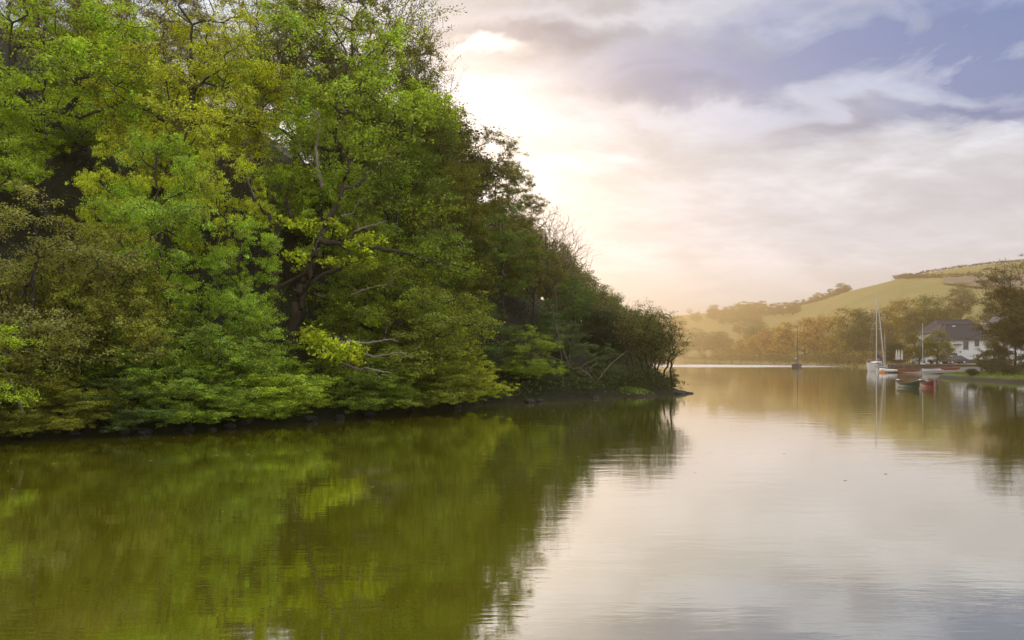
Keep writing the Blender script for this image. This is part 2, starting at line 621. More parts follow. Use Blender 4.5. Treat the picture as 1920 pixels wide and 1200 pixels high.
aa = np.concatenate([np.linspace(0.13, 0.48, 60), [0.4878, 0.4892], np.linspace(0.50, 0.75, 45), np.linspace(0.78, 1.25, 15)])
tt = np.concatenate([np.linspace(-0.02, 0.08, 14), np.linspace(0.1, 1.0, 46), np.linspace(1.02, 1.25, 6)])
A, T = np.meshgrid(aa, tt)
G = right_ground(A.ravel(), T.ravel())
G[:, 2] += np.where(T.ravel() > 0.1, vnoise(G[:, :2], 0.03, 5) * 0.35, 0)
G[T.ravel() < 0, 2] = -1.0
na, nt_ = len(aa), len(tt)
idx = np.arange(na * nt_).reshape(nt_, na)
Q = np.stack([idx[:-1, :-1], idx[:-1, 1:], idx[1:, 1:], idx[1:, :-1]], -1).reshape(-1, 4)
me = np_mesh("far_hill", G, [Q], smooth=True)
tag(link("hill", me, None, M_FIELD), "pale grassy hillside of fields beyond the river", kind='structure')

# the low grass bank below the house
SPIT = np.array([(140, 52), (62, 63), (47.5, 69.5), (46.0, 74), (46.8, 82), (49.2, 92.5), (54, 98), (62, 104), (80, 112), (140, 118)], float)


def spit_height(P):
    d = -poly_dist(P, SPIT)
    z = np.where(d < 0, np.maximum(-1.2, d * 0.8), 0.42 * np.clip(d / 0.5, 0, 1) ** 0.6 + 0.05 * np.clip(d, 0, 8))
    return z + np.where(d > 0.1, vnoise(P, 0.8, 8) * 0.02, 0) + np.where(d > 8, 0.02 * (d - 8), 0)


me = grid_mesh("grass_bank", np.concatenate([np.arange(43, 66, 0.6), np.arange(66, 140, 4)]), np.arange(54, 122, 0.8), spit_height, lambda P, Z: Z > -1.1)
tag(link("ground", me, None, M_GRASS), "low green grass bank at the water's edge", kind='structure')

# air: one closed box of thin haze round everything
hm = bpy.data.materials.new("haze")
hm.use_nodes = True
ht = NT(hm.node_tree)
ht.n.clear()
pv = ht.node('ShaderNodeVolumePrincipled')
pv.inputs['Color'].default_value = (*HAZE_COLOR, 1)
pv.inputs['Density'].default_value = HAZE_DENSITY
pv.inputs['Anisotropy'].default_value = HAZE_G
ho = ht.node('ShaderNodeOutputMaterial')
ht.put(ho.inputs['Volume'], pv.outputs[0])
HB = MB().box(-420, 900, -120, 1760, -4.0, 98)
tag(HB.build("haze", hm), "thin golden morning haze filling the valley", kind='stuff')

# ------------------------------------------------------------------ trees
def grow(rng, seeds, pts, bf=0.35, r0=0.012, pw=2.25, r_base=None):
    """Joins points to seed chains by a cost of distance plus path length; returns nodes, parents, radii."""
    pos = [np.asarray(s[0], float) for s in seeds]
    par = [s[1] for s in seeds]
    can = [s[2] for s in seeds]
    pl = np.zeros(len(seeds))
    for i, p in enumerate(par):
        if p >= 0:
            pl[i] = pl[p] + np.linalg.norm(pos[i] - pos[p])
    pts = np.asarray(pts, float)
    N = len(pts)
    cost = np.full(N, 1e9)
    src = np.zeros(N, int)
    for i in range(len(pos)):
        if can[i]:
            c = np.linalg.norm(pts - pos[i], axis=1) + bf * pl[i]
            up = c < cost
            cost[up] = c[up]
            src[up] = i
    P = np.concatenate([np.array(pos), pts])
    parent = np.concatenate([np.array(par, int), np.zeros(N, int)])
    plen = np.concatenate([pl, np.zeros(N)])
    n0 = len(pos)
    order = []
    alive = np.ones(N, bool)
    for _ in range(N):
        j = int(np.argmin(np.where(alive, cost, 1e12)))
        alive[j] = False
        s = src[j]
        parent[n0 + j] = s
        plen[n0 + j] = plen[s] + np.linalg.norm(P[n0 + j] - P[s])
        order.append(n0 + j)
        c = np.linalg.norm(pts - pts[j], axis=1) + bf * plen[n0 + j]
        up = (c < cost) & alive
        cost[up] = c[up]
        src[up] = n0 + j
    acc = np.zeros(len(P))
    nch = np.zeros(len(P), int)
    rad = np.zeros(len(P))
    full = list(range(n0)) + order
    for i in reversed(full):
        rad[i] = max(r0, acc[i] ** (1 / pw)) if acc[i] > 0 else r0
        if parent[i] >= 0:
            acc[parent[i]] += rad[i] ** pw
            nch[parent[i]] += 1
    if r_base:
        k = r_base / rad[0]
        if k > 1:
            rad = np.where(rad > 3 * r0, rad * (1 + (k - 1) * np.clip((rad - 3 * r0) / (rad[0] - 3 * r0 + 1e-6), 0, 1)), rad)
        else:
            rad = np.maximum(rad * k, r0 * 0.8)
    return P, parent, rad, nch, full


def tubes(P, parent, rad, full, rng, kink=0.12):
    """Branch surface as frusta; thick limbs share their rings and bend between nodes."""
    main = {}
    for i in full:
        p = parent[i]
        if p >= 0 and (p not in main or rad[i] > rad[main[p]]):
            main[p] = i
    T = np.zeros_like(P)
    for i in full:
        p = parent[i]
        din = P[i] - P[p] if p >= 0 else np.array([0, 0, 1.0])
        d = din / (np.linalg.norm(din) + 1e-9)
        if i in main:
            o = P[main[i]] - P[i]
            d = d + o / (np.linalg.norm(o) + 1e-9)
        T[i] = d / (np.linalg.norm(d) + 1e-9)
    child = np.array([i for i in full if parent[i] >= 0])
    pr = parent[child]
    V, Fq, off = [], [], 0
    rc = rad[child]
    rp = np.minimum(rad[pr], rc * 1.5)
    ismain = np.array([main[p] == c for p, c in zip(pr, child)])
    rp = np.where(ismain, np.minimum(rad[pr], rc * 2.2), rp)
    L = np.linalg.norm(P[child] - P[pr], axis=1)
    mid = (P[child] + P[pr]) / 2 + rng.normal(0, 1, (len(child), 3)) * (L * kink)[:, None] * np.array([1, 1, 0.7])
    Dc = (P[child] - P[pr]) / (L[:, None] + 1e-9)
    Tp = np.where(ismain[:, None], T[pr], Dc)
    for lo, hi, k in ((0.0, 0.03, 3), (0.03, 0.09, 5), (0.09, 9.0, 8)):
        m = (rc >= lo) & (rc < hi)
        if not m.any():
            continue
        n = m.sum()
        rings = []
        for C, D, R in ((P[pr][m], Tp[m], rp[m]), (mid[m], Dc[m], (rp[m] + rc[m]) / 2), (P[child][m], T[child][m], rc[m])):
            ref = np.where(np.abs(D[:, 2:3]) < 0.92, np.array([[0, 0, 1.0]]), np.array([[1.0, 0, 0]]))
            U = np.cross(D, ref)
            U /= np.linalg.norm(U, axis=1)[:, None] + 1e-9
            W = np.cross(D, U)
            ang = np.arange(k) * 2 * np.pi / k
            rings.append(C[:, None] + R[:, None, None] * (U[:, None] * np.cos(ang)[None, :, None] + W[:, None] * np.sin(ang)[None, :, None]))
        ring = np.stack(rings, 1)                       # n,3,k,3
        V.append(ring.reshape(-1, 3))
        base = off + np.arange(n)[:, None, None] * 3 * k
        j = np.arange(k)
        jn = (j + 1) % k
        for s in (0, 1):
            b = base + s * k
            q = np.stack([b + j, b + jn, b + k + jn, b + k + j], -1).reshape(-1, 4)
            Fq.append(q)
        off += n * 3 * k
    return np.concatenate(V), np.concatenate(Fq)


def leaves(rng, centers, per, spread, flat, size, up=0.7, outward=None, droop=0.0):
    """Leaf quads scattered in tufts round the centres."""
    C = np.repeat(centers, per, axis=0)
    n = len(C)
    off = rng.normal(0, 1, (n, 3)) * np.array([spread, spread, spread * flat])
    off[:, 2] -= droop * (off[:, 0] ** 2 + off[:, 1] ** 2) / max(spread, 1e-3)
    C = C + off
    N = rng.normal(0, 0.55, (n, 3))
    N[:, 2] += up
    if outward is not None:
        o = C - outward
        N += 0.55 * o / (np.linalg.norm(o, axis=1)[:, None] + 1e-6)
    N /= np.linalg.norm(N, axis=1)[:, None]
    A = rng.normal(0, 1, (n, 3))
    U = np.cross(N, A)
    U /= np.linalg.norm(U, axis=1)[:, None] + 1e-9
    W = np.cross(N, U)
    s = size * rng.uniform(0.6, 1.35, n)[:, None] * np.repeat(rng.uniform(0.65, 1.4, len(centers)), per)[:, None]
    V = np.stack([C - U * s * 0.5, C + W * s * 0.33 - U * s * 0.08, C + U * s * 0.5 - N * s * 0.08, C - W * s * 0.33 - U * s * 0.08], 1).reshape(-1, 3)
    Q = np.arange(n * 4).reshape(-1, 4)
    return V, Q


def crown_points(rng, blobs, n_clump, per, cr, flat, shell=0.6, low=True):
    vol = np.array([b[3] * b[4] * b[5] for b in blobs])
    vol = vol / vol.sum()
    out = []
    for _ in range(n_clump):
        b = blobs[rng.choice(len(blobs), p=vol)]
        d = rng.normal(0, 1, 3)
        d /= np.linalg.norm(d)
        if not low and d[2] < -0.3:
            d[2] = abs(d[2])
        r = shell + (1 - shell) * rng.uniform() ** 0.6 if rng.uniform() < 0.85 else rng.uniform(0.15, 0.7)
        c = np.array(b[:3]) + d * np.array(b[3:]) * r
        s = cr * rng.uniform(0.65, 1.35)
        k = max(3, int(per * (s / cr) ** 1.5))
        out.append(c + rng.normal(0, 1, (k, 3)) * np.array([s, s, s * flat]) * 0.6)
    return np.concatenate(out)


def trunk_chain(H, lean=(0, 0), wob=0.12, rng=None, step=0.7, clear=0.25, z0=-0.7):
    out = []
    n = max(4, int(H / step))
    x = y = 0.0
    for i in range(n + 1):
        f = i / n
        if i and rng is not None:
            x += rng.normal(0, wob) * 0.6
            y += rng.normal(0, wob) * 0.6
        out.append(((x + lean[0] * f * H, y + lean[1] * f * H, z0 + (H - z0) * f), i - 1, f > clear))
    return out


PROTO = {}
LDENS = 1.5


def proto(key, seed, H, blobs, n_clump, per, cr, flat, chain_h, clear=0.3, lean=(0, 0), bf=0.35, r_base=None, lper=26, lspread=0.24,
          lflat=0.5, lsize=0.11, shell=0.6, low=True, stems=None, r0=0.011, leaf_frac=1.0, zmin=0.35, up=0.7, extra_seeds=None, kink=0.12, pw=2.25):
    rng = np.random.RandomState(seed)
    if stems:
        seeds = [((0, 0, -0.6), -1, False)]
        for _ in range(stems):
            a = rng.uniform(0, 6.28)
            prev = 0
            d = np.array([math.cos(a) * rng.uniform(0.05, 0.5), math.sin(a) * rng.uniform(0.05, 0.5), 1.0])
            n = int(chain_h / 0.6)
            for i in range(n):
                p = np.array(seeds[prev][0]) + d * 0.6 + rng.normal(0, 0.07, 3)
                seeds.append((tuple(p), prev, i / n > clear))
                prev = len(seeds) - 1
    else:
        seeds = trunk_chain(chain_h, lean, 0.10, rng, clear=clear)
    if extra_seeds:
        seeds = extra_seeds(seeds)
    pts = crown_points(rng, blobs, n_clump, per, cr, flat, shell, low)
    pts = pts[pts[:, 2] > zmin]
    P, par, rad, nch, full = grow(rng, seeds, pts, bf, r0, pw, r_base)
    V, Q = tubes(P, par, rad, full, rng, kink)
    tm = np_mesh(key + "_trunk", V, [Q], smooth=True)
    thin = np.arange(len(P)) >= len(seeds)
    thin &= rad < 0.045
    if leaf_frac < 1:
        thin &= rng.uniform(size=len(P)) < leaf_frac
    cen = np.array([0, 0, H * 0.45])
    LV, LQ = leaves(rng, P[thin], int(round(lper * LDENS)), lspread * 1.1, lflat, lsize, up, cen)
    cm = np_mesh(key + "_crown", LV, [LQ])
    cm.materials.append(M_LEAF)
    tm.materials.append(M_BARK)
    PROTO[key] = (tm, cm, H)


# broadleaf kinds
proto("oak", 11, 12, [(0, 0, 7.5, 4.6, 4.6, 4.2), (2.6, -1, 6, 3, 3, 2.4), (-2.8, -1.2, 5.6, 3, 3, 2.4)], 62, 21, 0.85, 0.52, 9.5, 0.22, r_base=0.24, lper=34, lspread=0.125, lflat=0.6, lsize=0.095, shell=0.72)
proto("oak2", 12, 12, [(0.5, 0, 7.2, 4.2, 4.2, 4.6), (-2.4, -2, 5, 3.2, 2.6, 2.4), (3, 0, 6.5, 2.6, 2.6, 2)], 62, 21, 0.85, 0.5, 9.5, 0.22, r_base=0.25, lper=34, lspread=0.125, lflat=0.6, lsize=0.095, shell=0.72)
proto("beech", 21, 12, [(0, 0, 6.6, 3.9, 3.9, 5.2), (0, -1.2, 3.2, 3.8, 3.2, 2.4)], 80, 18, 0.9, 0.45, 10.5, 0.15, r_base=0.26, lper=34, lspread=0.15, lflat=0.5, lsize=0.105, shell=0.7)
proto("beech2", 22, 12, [(0.3, 0, 6.8, 3.5, 3.5, 5.0), (0.4, -1.4, 3.0, 4.2, 3.2, 2.2)], 80, 18, 0.9, 0.45, 10.5, 0.15, r_base=0.26, lper=34, lspread=0.15, lflat=0.5, lsize=0.105, shell=0.7)
proto("sparse", 31, 13, [(0, 0, 8.8, 3.8, 3.8, 4.2), (1.6, 0, 6.8, 3, 3, 2.6)], 80, 15, 0.95, 0.7, 10.5, 0.35, r_base=0.22, lper=13, lspread=0.18, lsize=0.09, r0=0.010, leaf_frac=0.85, bf=0.55)
proto("sparse2", 32, 13, [(0, 0, 8.6, 3.4, 3.4, 4.4), (-1.8, 0, 6.5, 2.6, 2.6, 2.4)], 80, 15, 0.95, 0.7, 10.5, 0.35, r_base=0.22, lper=15, lspread=0.18, lsize=0.09, r0=0.010, leaf_frac=0.85, bf=0.55)
proto("droop", 41, 8, [(0, -0.8, 4.2, 3.8, 3.6, 3.4), (0.6, -2.2, 1.9, 3.6, 2.6, 1.3)], 80, 17, 0.85, 0.42, 6.5, 0.1, lean=(0, -0.12), r_base=0.2, lper=34, lspread=0.135, lflat=0.5, lsize=0.092, shell=0.68, zmin=0.45)
proto("droop2", 42, 8, [(0.4, -0.8, 4.0, 3.6, 3.6, 3.4), (-0.5, -2.2, 1.8, 3.8, 2.6, 1.2)], 80, 17, 0.85, 0.42, 6.5, 0.1, lean=(0, -0.12), r_base=0.2, lper=34, lspread=0.135, lflat=0.5, lsize=0.092, shell=0.68, zmin=0.45)
proto("hazel", 51, 5, [(0, -0.4, 2.6, 2.3, 2.2, 2.2), (0, -1.0, 1.4, 2.4, 2, 0.9)], 58, 15, 0.5, 0.55, 3.6, 0.15, stems=6, lper=48, lspread=0.09, lflat=0.6, lsize=0.05, zmin=0.2, r0=0.008)
proto("hazel2", 52, 5, [(0, -0.4, 2.7, 2.1, 2.1, 2.2), (0.3, -1.0, 1.3, 2.5, 1.9, 0.9)], 58, 15, 0.5, 0.55, 3.6, 0.15, stems=6, lper=48, lspread=0.09, lflat=0.6, lsize=0.05, zmin=0.2, r0=0.008)
proto("bare", 61, 8, [(0, 0, 5.4, 2.6, 2.6, 2.6)], 46, 12, 0.8, 0.9, 6.0, 0.25, r_base=0.12, lper=1, lspread=0.2, lsize=0.08, r0=0.010, leaf_frac=0.3, bf=0.6)
proto("slender", 71, 6.2, [(0.2, 0, 4.5, 1.5, 1.5, 1.7), (0.9, 0, 3.2, 1.3, 1.2, 0.8)], 46, 10, 0.5, 0.5, 5.0, 0.42, stems=3, lper=9, lspread=0.14, lsize=0.08, r0=0.009, zmin=1.4, bf=0.5)
proto("slender2", 72, 6.2, [(0, 0, 4.3, 1.3, 1.3, 1.8)], 40, 10, 0.5, 0.5, 5.2, 0.42, stems=2, lper=9, lspread=0.14, lsize=0.08, r0=0.009, zmin=1.6, bf=0.5)
proto("holly", 81, 6, [(0, 0, 3.0, 1.7, 1.7, 2.7)], 90, 12, 0.5, 0.6, 5.2, 0.05, r_base=0.12, lper=28, lspread=0.2, lflat=0.8, lsize=0.085, zmin=0.2)
proto("cedar", 91, 10, [(0, 0, 5.6, 4.6, 4.6, 4.6), (-2.2, -0.5, 4.2, 3.2, 3, 2.2), (0.5, 0, 8.2, 2.6, 2.6, 1.7)], 90, 15, 1.0, 0.36, 8.6, 0.15, r_base=0.42, lper=48, lspread=0.19, lflat=0.45, lsize=0.085, shell=0.45, bf=0.5)
# trees across the river, seen small
proto("far_a", 101, 12, [(0, 0, 6.8, 4.6, 4.6, 4.8), (2, 0, 4.5, 3.6, 3.6, 3)], 60, 7, 1.25, 0.5, 8, 0.2, r_base=0.3, lper=26, lspread=0.5, lsize=0.30, r0=0.03)
proto("far_b", 102, 12, [(0, 0, 7.0, 4.0, 4.0, 5.0), (-2, 0, 4.2, 3.6, 3.6, 3)], 60, 7, 1.25, 0.5, 8, 0.2, r_base=0.3, lper=26, lspread=0.5, lsize=0.30, r0=0.03)
proto("far_c", 103, 12, [(0, 0, 6.5, 5.4, 5.0, 4.6), (-2.6, 0, 4.6, 3.6, 3.6, 3), (2.8, 0, 5, 3.4, 3.2, 3)], 70, 7, 1.25, 0.45, 8, 0.2, r_base=0.32, lper=26, lspread=0.5, lsize=0.30, r0=0.03)
proto("far_bare", 104, 12, [(0, 0, 7.0, 4.2, 4.2, 4.8)], 60, 8, 1.2, 0.8, 9, 0.2, r_base=0.25, lper=3, lspread=0.4, lsize=0.24, r0=0.03, bf=0.55)


def tree(name, key, x, y, z, height, color, label, group=None, rz=0.0, wide=1.0, cat='tree', sink=0.0):
    tm, cm, H = PROTO[key]
    s = height / H
    r = empty(name, (x, y, z - sink), rz, (s * wide, s * wide, s))
    tag(r, label, cat, group)
    link("trunk" if 'bush' not in name else "stems", tm, r)
    c = link("crown", cm, r)
    c.color = (*color, 1)
    return r


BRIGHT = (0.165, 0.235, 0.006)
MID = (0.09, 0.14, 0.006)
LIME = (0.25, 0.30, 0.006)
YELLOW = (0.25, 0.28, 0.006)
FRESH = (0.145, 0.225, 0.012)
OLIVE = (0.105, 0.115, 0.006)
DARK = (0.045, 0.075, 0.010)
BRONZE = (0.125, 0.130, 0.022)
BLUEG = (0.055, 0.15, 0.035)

# px, distance, top row, kind, wide, colour, name, category, label
LEFT = [
    # waterside bushes and drooping trees
    (-160, 19.0, 490, "hazel", 1.0, (0.19, 0.27, 0.006), "hazel_bush", "bush", "lime green bush at the picture's edge nearest the water, only its leafy sprays showing"),
    (120, 22.9, 690, "droop2", 1.5, OLIVE, "waterside_bush", "bush", "low dull olive branches sweeping over the water under the bronze bush"),
    (350, 24.7, 668, "droop", 1.5, MID, "waterside_bush", "bush", "low green branches sweeping over the water under the olive hazel"),
    (520, 27.3, 660, "droop2", 1.5, BRIGHT, "waterside_bush", "bush", "low bright branches over the water at the old oak's foot"),
    (660, 30.4, 655, "droop", 1.5, MID, "waterside_bush", "bush", "low green skirt of branches beneath the lowest dead arm"),
    (770, 33.2, 640, "droop2", 1.5, (0.12, 0.15, 0.006), "waterside_bush", "bush", "low olive skirt of branches below the layered beech"),
    (850, 36.0, 640, "droop", 1.2, LIME, "waterside_bush", "bush", "low lime skirt of branches at the wood's corner beside the dark gap"),
    (905, 39.2, 700, "hazel", 1.5, DARK, "waterside_bush", "bush", "dark low bush at the waterline in the gap past the lime skirt"),
    (1020, 43.5, 700, "hazel2", 1.5, DARK, "waterside_bush", "bush", "dark low bush at the waterline beyond the rounded bright bush"),
    (1075, 45.6, 690, "hazel", 1.5, (0.06, 0.085, 0.02), "waterside_bush", "bush", "dim low bush at the waterline under the pale bare branches"),
    (20, 21.9, 670, "hazel2", 1.3, OLIVE, "waterside_bush", "bush", "olive low bush under the lime green sprays"),
    (245, 23.7, 690, "hazel", 1.6, DARK, "waterside_bush", "bush", "dark low bush between two sweeping green skirts"),
    (48, 23.6, 345, "hazel2", 0.95, BRONZE, "maple_bush", "bush", "bronze brown leaved bush beside the lime green sprays, over the dark water's edge"),
    (185, 25.0, 395, "droop", 0.75, OLIVE, "hazel_tree", "tree", "olive speckled hazel tree between the bronze bush and the fresh green beech"),
    (305, 27.8, 240, "beech2", 0.72, FRESH, "beech_tree", "tree", "fresh pale green young beech below the golden oak"),
    (120, 23.9, 640, "hazel", 0.8, MID, "hazel_bush", "bush", "dark green low bush at the foot of the bronze bush"),
    (270, 25.2, 590, "droop2", 0.95, MID, "waterside_bush", "bush", "mid green overhanging bush below the olive hazel"),
    (415, 27.0, 540, "droop", 0.95, MID, "waterside_tree", "tree", "deep green tree whose lowest spray touches the river below the young beech"),
    (455, 29.5, 400, "beech", 0.62, FRESH, "beech_tree", "tree", "slim fresh green tree standing against the old oak's dark upright limb"),
    (545, 29.0, 690, "droop2", 1.1, MID, "waterside_tree", "tree", "low drooping tree under the old oak's bright sprigs"),
    (660, 34.5, 570, "droop", 1.0, MID, "waterside_tree", "tree", "green layered tree below the old oak's three dead arms"),
    (765, 34.8, 470, "droop2", 1.0, (0.125, 0.16, 0.006), "beech_tree", "tree", "layered drooping beech whose skirt sweeps down to the river"),
    (825, 36.4, 560, "droop", 0.62, LIME, "beech_tree", "tree", "yellow-lit drooping tree at the outer edge of the layered beech"),  # yellow light on this edge is put into the leaf colour
    (985, 42.2, 605, "hazel2", 1.05, BRIGHT, "willow_bush", "bush", "rounded bright green bush hanging over the water before the dim thicket"),
    (915, 41.5, 560, "hazel", 0.9, DARK, "thicket_bush", "bush", "dark bush in the gap between layered beech and rounded bright bush"),
    # oaks on the first slope
    (95, 34.0, -90, "oak", 0.95, BRIGHT, "oak_tree", "tree", "big bright green oak with a dark trunk and long bent limbs, tallest near the edge"),
    (-40, 31.0, 120, "oak2", 0.9, BRIGHT, "oak_tree", "tree", "bright oak cut by the picture's edge above the bronze bush"),
    (225, 31.0, 245, "oak2", 0.62, LIME, "oak_tree", "tree", "lime green small oak below the long limb of the big bright oak"),
    (350, 38.5, -60, "oak2", 0.85, YELLOW, "golden_oak", "tree", "tall golden olive oak between the bright oak and the misty gap"),
    (405, 32.6, 235, "oak", 0.55, LIME, "oak_tree", "tree", "yellow green oak with plate-like sprays in front of the golden oak"),
    (640, 43.0, -25, "oak", 0.82, BRIGHT, "oak_tree", "tree", "tall open oak on the skyline with bright sprays and sky between its limbs"),
    (605, 40.0, 205, "oak2", 0.62, BRIGHT, "oak_tree", "tree", "mid height oak around the pale dead stem"),
    (745, 41.0, 250, "beech", 0.9, MID, "beech_tree", "tree", "dense mid green beech filling the slope above the drooping beech"),
    (835, 44.0, 310, "beech2", 0.8, OLIVE, "beech_tree", "tree", "olive beech with a golden outer edge above the gap"),
    (690, 36.0, 400, "beech2", 0.7, (0.12, 0.16, 0.006), "beech_tree", "tree", "shaded beech behind the old oak's dead arms"),
    (945, 50.0, 370, "oak2", 0.80, MID, "oak_tree", "tree", "rounded green oak above the rounded bright bush"),
    (1000, 52.0, 440, "oak", 0.70, OLIVE, "oak_tree", "tree", "dull green oak beside the bare branching tree"),
    # skyline trees
    (485, 56.0, -60, "sparse", 1.0, (0.20, 0.24, 0.05), "ash_tree", "tree", "thin leafed ash in the misty gap beside the golden oak"),
    (555, 60.0, -40, "sparse2", 1.0, (0.19, 0.20, 0.05), "ash_tree", "tree", "hazy sparse tree standing behind the pale dead stem"),
    (425, 52.0, 60, "sparse2", 0.8, (0.20, 0.22, 0.05), "ash_tree", "tree", "slender sparse tree half hidden by the golden oak"),
    (250, 50.0, -80, "sparse", 1.0, (0.15, 0.15, 0.04), "ash_tree", "tree", "sparse brownish tree behind the big bright oak"),
    (30, 46.0, -120, "sparse2", 1.0, (0.14, 0.12, 0.05), "ash_tree", "tree", "dim bare-limbed tree behind the big bright oak at the top corner"),
    (668, 52.0, -70, "oak2", 0.75, (0.075, 0.085, 0.008), "ash_tree", "tree", "dark tree reaching out over the sky at the top corner of the wood"),
    (690, 56.0, -60, "sparse2", 1.0, (0.11, 0.12, 0.02), "ash_tree", "tree", "tall twiggy tree rising behind the open oak"),
    (760, 58.0, 60, "sparse", 0.75, (0.14, 0.10, 0.02), "ash_tree", "tree", "thin tree with backlit twigs below the dark tree at the top corner of the wood"),
    (715, 50.0, 110, "oak2", 0.9, MID, "oak_tree", "tree", "shaded green oak filling the gap below the tall open oak"),
    (800, 52.0, 200, "beech", 0.85, OLIVE, "beech_tree", "tree", "shaded olive tree between the tall open oak and the shoulder oak"),
    (640, 50.0, 160, "beech2", 0.85, MID, "beech_tree", "tree", "shaded tree behind the pale dead stem's fork"),
    (60, 62.0, -60, "beech", 0.9, (0.07, 0.075, 0.015), "beech_tree", "tree", "dull dark beech far back in the top corner of the wood"),
    (190, 64.0, -90, "beech2", 0.9, (0.075, 0.075, 0.015), "beech_tree", "tree", "dull beech far back between the big bright oak and the golden oak"),
    (310, 62.0, -60, "beech", 0.9, (0.08, 0.075, 0.015), "beech_tree", "tree", "dull beech far back behind the golden oak's top"),
    (800, 63.0, 185, "holly", 1.1, (0.04, 0.05, 0.008), "holly_tree", "tree", "dense dark evergreen added among the skyline oaks to block the low sun"),  # added to close the gap where the sun glinted on the water
    (915, 57.0, 385, "beech2", 1.0, OLIVE, "beech_tree", "tree", "shaded olive beech low behind the golden-edged beech"),
    (960, 60.0, 420, "beech", 0.9, OLIVE, "beech_tree", "tree", "shaded olive beech low behind the rounded green oak"),
    (870, 50.0, 400, "beech", 0.8, MID, "beech_tree", "tree", "shaded green beech right behind the golden-edged beech"),
    (1258, 51.4, 612, "slender", 1.15, (0.08, 0.095, 0.012), "alder_tree", "tree", "round crowned tree leaning over the water at the headland's outer end"),
    (865, 62.0, 205, "oak", 0.85, OLIVE, "oak_tree", "tree", "olive backlit oak forming the shoulder of the wooded skyline"),
    (815, 57.0, 245, "beech", 0.9, OLIVE, "beech_tree", "tree", "shaded olive beech behind the shoulder oak"),
    (925, 70.0, 290, "oak2", 0.85, OLIVE, "oak_tree", "tree", "olive oak one step lower on the skyline than the shoulder oak"),
    (900, 60.0, 330, "beech2", 0.85, OLIVE, "beech_tree", "tree", "brownish green tree below the shoulder oak"),
    (965, 84.0, 380, "oak", 0.75, OLIVE, "oak_tree", "tree", "small dark oak where the skyline steepens"),
    (995, 76.0, 372, "bare", 1.0, (0.12, 0.09, 0.03), "bare_tree", "tree", "bare dark tree forking against the pale sky"),
    (1040, 96.0, 415, "bare", 1.0, (0.14, 0.11, 0.04), "bare_tree", "tree", "smaller bare tree lower down the skyline from the forking bare tree"),
    (520, 45.0, 300, "oak", 0.6, (0.10, 0.13, 0.03), "oak_tree", "tree", "dim oak deep in the misty gap"),
    (150, 42.0, 60, "beech", 0.9, MID, "beech_tree", "tree", "shaded beech behind the big bright oak's trunk"),
    (320, 44.0, 190, "beech", 0.9, OLIVE, "beech_tree", "tree", "shaded olive beech behind the golden oak"),
    (585, 47.0, 330, "beech2", 0.85, MID, "beech_tree", "tree", "shaded green beech behind the old oak"),
    (15, 36.0, 220, "beech2", 0.9, MID, "beech_tree", "tree", "shaded green beech at the picture's edge behind the bronze bush"),
    # thicket before the headland
    (1060, 47.0, 600, "hazel", 1.15, (0.07, 0.10, 0.025), "thicket_bush", "bush", "dim grey green thicket with pale bare branches by the headland"),
    (1130, 48.8, 640, "hazel2", 1.0, (0.065, 0.10, 0.02), "thicket_bush", "bush", "low dim thicket under the dark evergreen"),
    (1135, 56.0, 570, "holly", 1.25, (0.022, 0.034, 0.010), "holly_tree", "tree", "almost black evergreen standing before the headland trees"),
    (1075, 56.0, 520, "beech", 0.9, (0.06, 0.13, 0.015), "beech_tree", "tree", "deep green beech above the dim thicket"),
    (1030, 50.0, 560, "beech2", 0.75, (0.06, 0.12, 0.015), "beech_tree", "tree", "deep green tree behind the rounded bright bush"),
    (1175, 66.0, 575, "droop", 0.85, (0.07, 0.11, 0.015), "alder_tree", "tree", "green alder close behind the headland trees"),
    # slim trees on the headland
    (1196, 50.6, 562, "slender", 1.0, (0.10, 0.10, 0.015), "alder_tree", "tree", "slim backlit tree with twin dark stems on the headland"),
    (1222, 51.2, 570, "slender2", 1.1, (0.09, 0.10, 0.015), "alder_tree", "tree", "middle slim tree of the headland with a see-through crown"),
    (1236, 51.0, 590, "slender", 1.05, (0.08, 0.09, 0.015), "alder_tree", "tree", "outermost leaning tree on the headland tip"),
    (1216, 53.5, 612, "slender", 0.95, (0.07, 0.09, 0.015), "alder_tree", "tree", "short leafy tree behind the headland's slim stems"),
    (1262, 51.6, 688, "hazel", 0.55, (0.08, 0.09, 0.02), "headland_bush", "bush", "small see-through bush at the very tip of the headland"),
    (1170, 49.6, 700, "hazel2", 1.3, (0.05, 0.09, 0.012), "headland_bush", "bush", "low dark shrub behind the grassy patch"),
    (1220, 50.2, 705, "hazel", 1.5, (0.05, 0.09, 0.012), "headland_bush", "bush", "low dark shrub under the headland's slim trees"),
]
rr = random.Random(5)
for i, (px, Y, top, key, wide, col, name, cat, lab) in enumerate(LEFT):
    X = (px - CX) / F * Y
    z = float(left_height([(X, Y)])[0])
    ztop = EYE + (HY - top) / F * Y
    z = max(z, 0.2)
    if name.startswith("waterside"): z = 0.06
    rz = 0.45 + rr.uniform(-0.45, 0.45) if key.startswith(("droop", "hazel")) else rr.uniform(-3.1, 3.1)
    jit_shade = rr.uniform(0.92, 1.08) * np.interp(px, [450, 880], [1.2, 0.78])  # random tone, and leaf colour darkened rightwards to stand in for backlight
    tree(name, key, X, Y, z, ztop - z, tuple(c * jit_shade * 2.0 for c in col), lab, None, rz, wide * 1.12, cat)

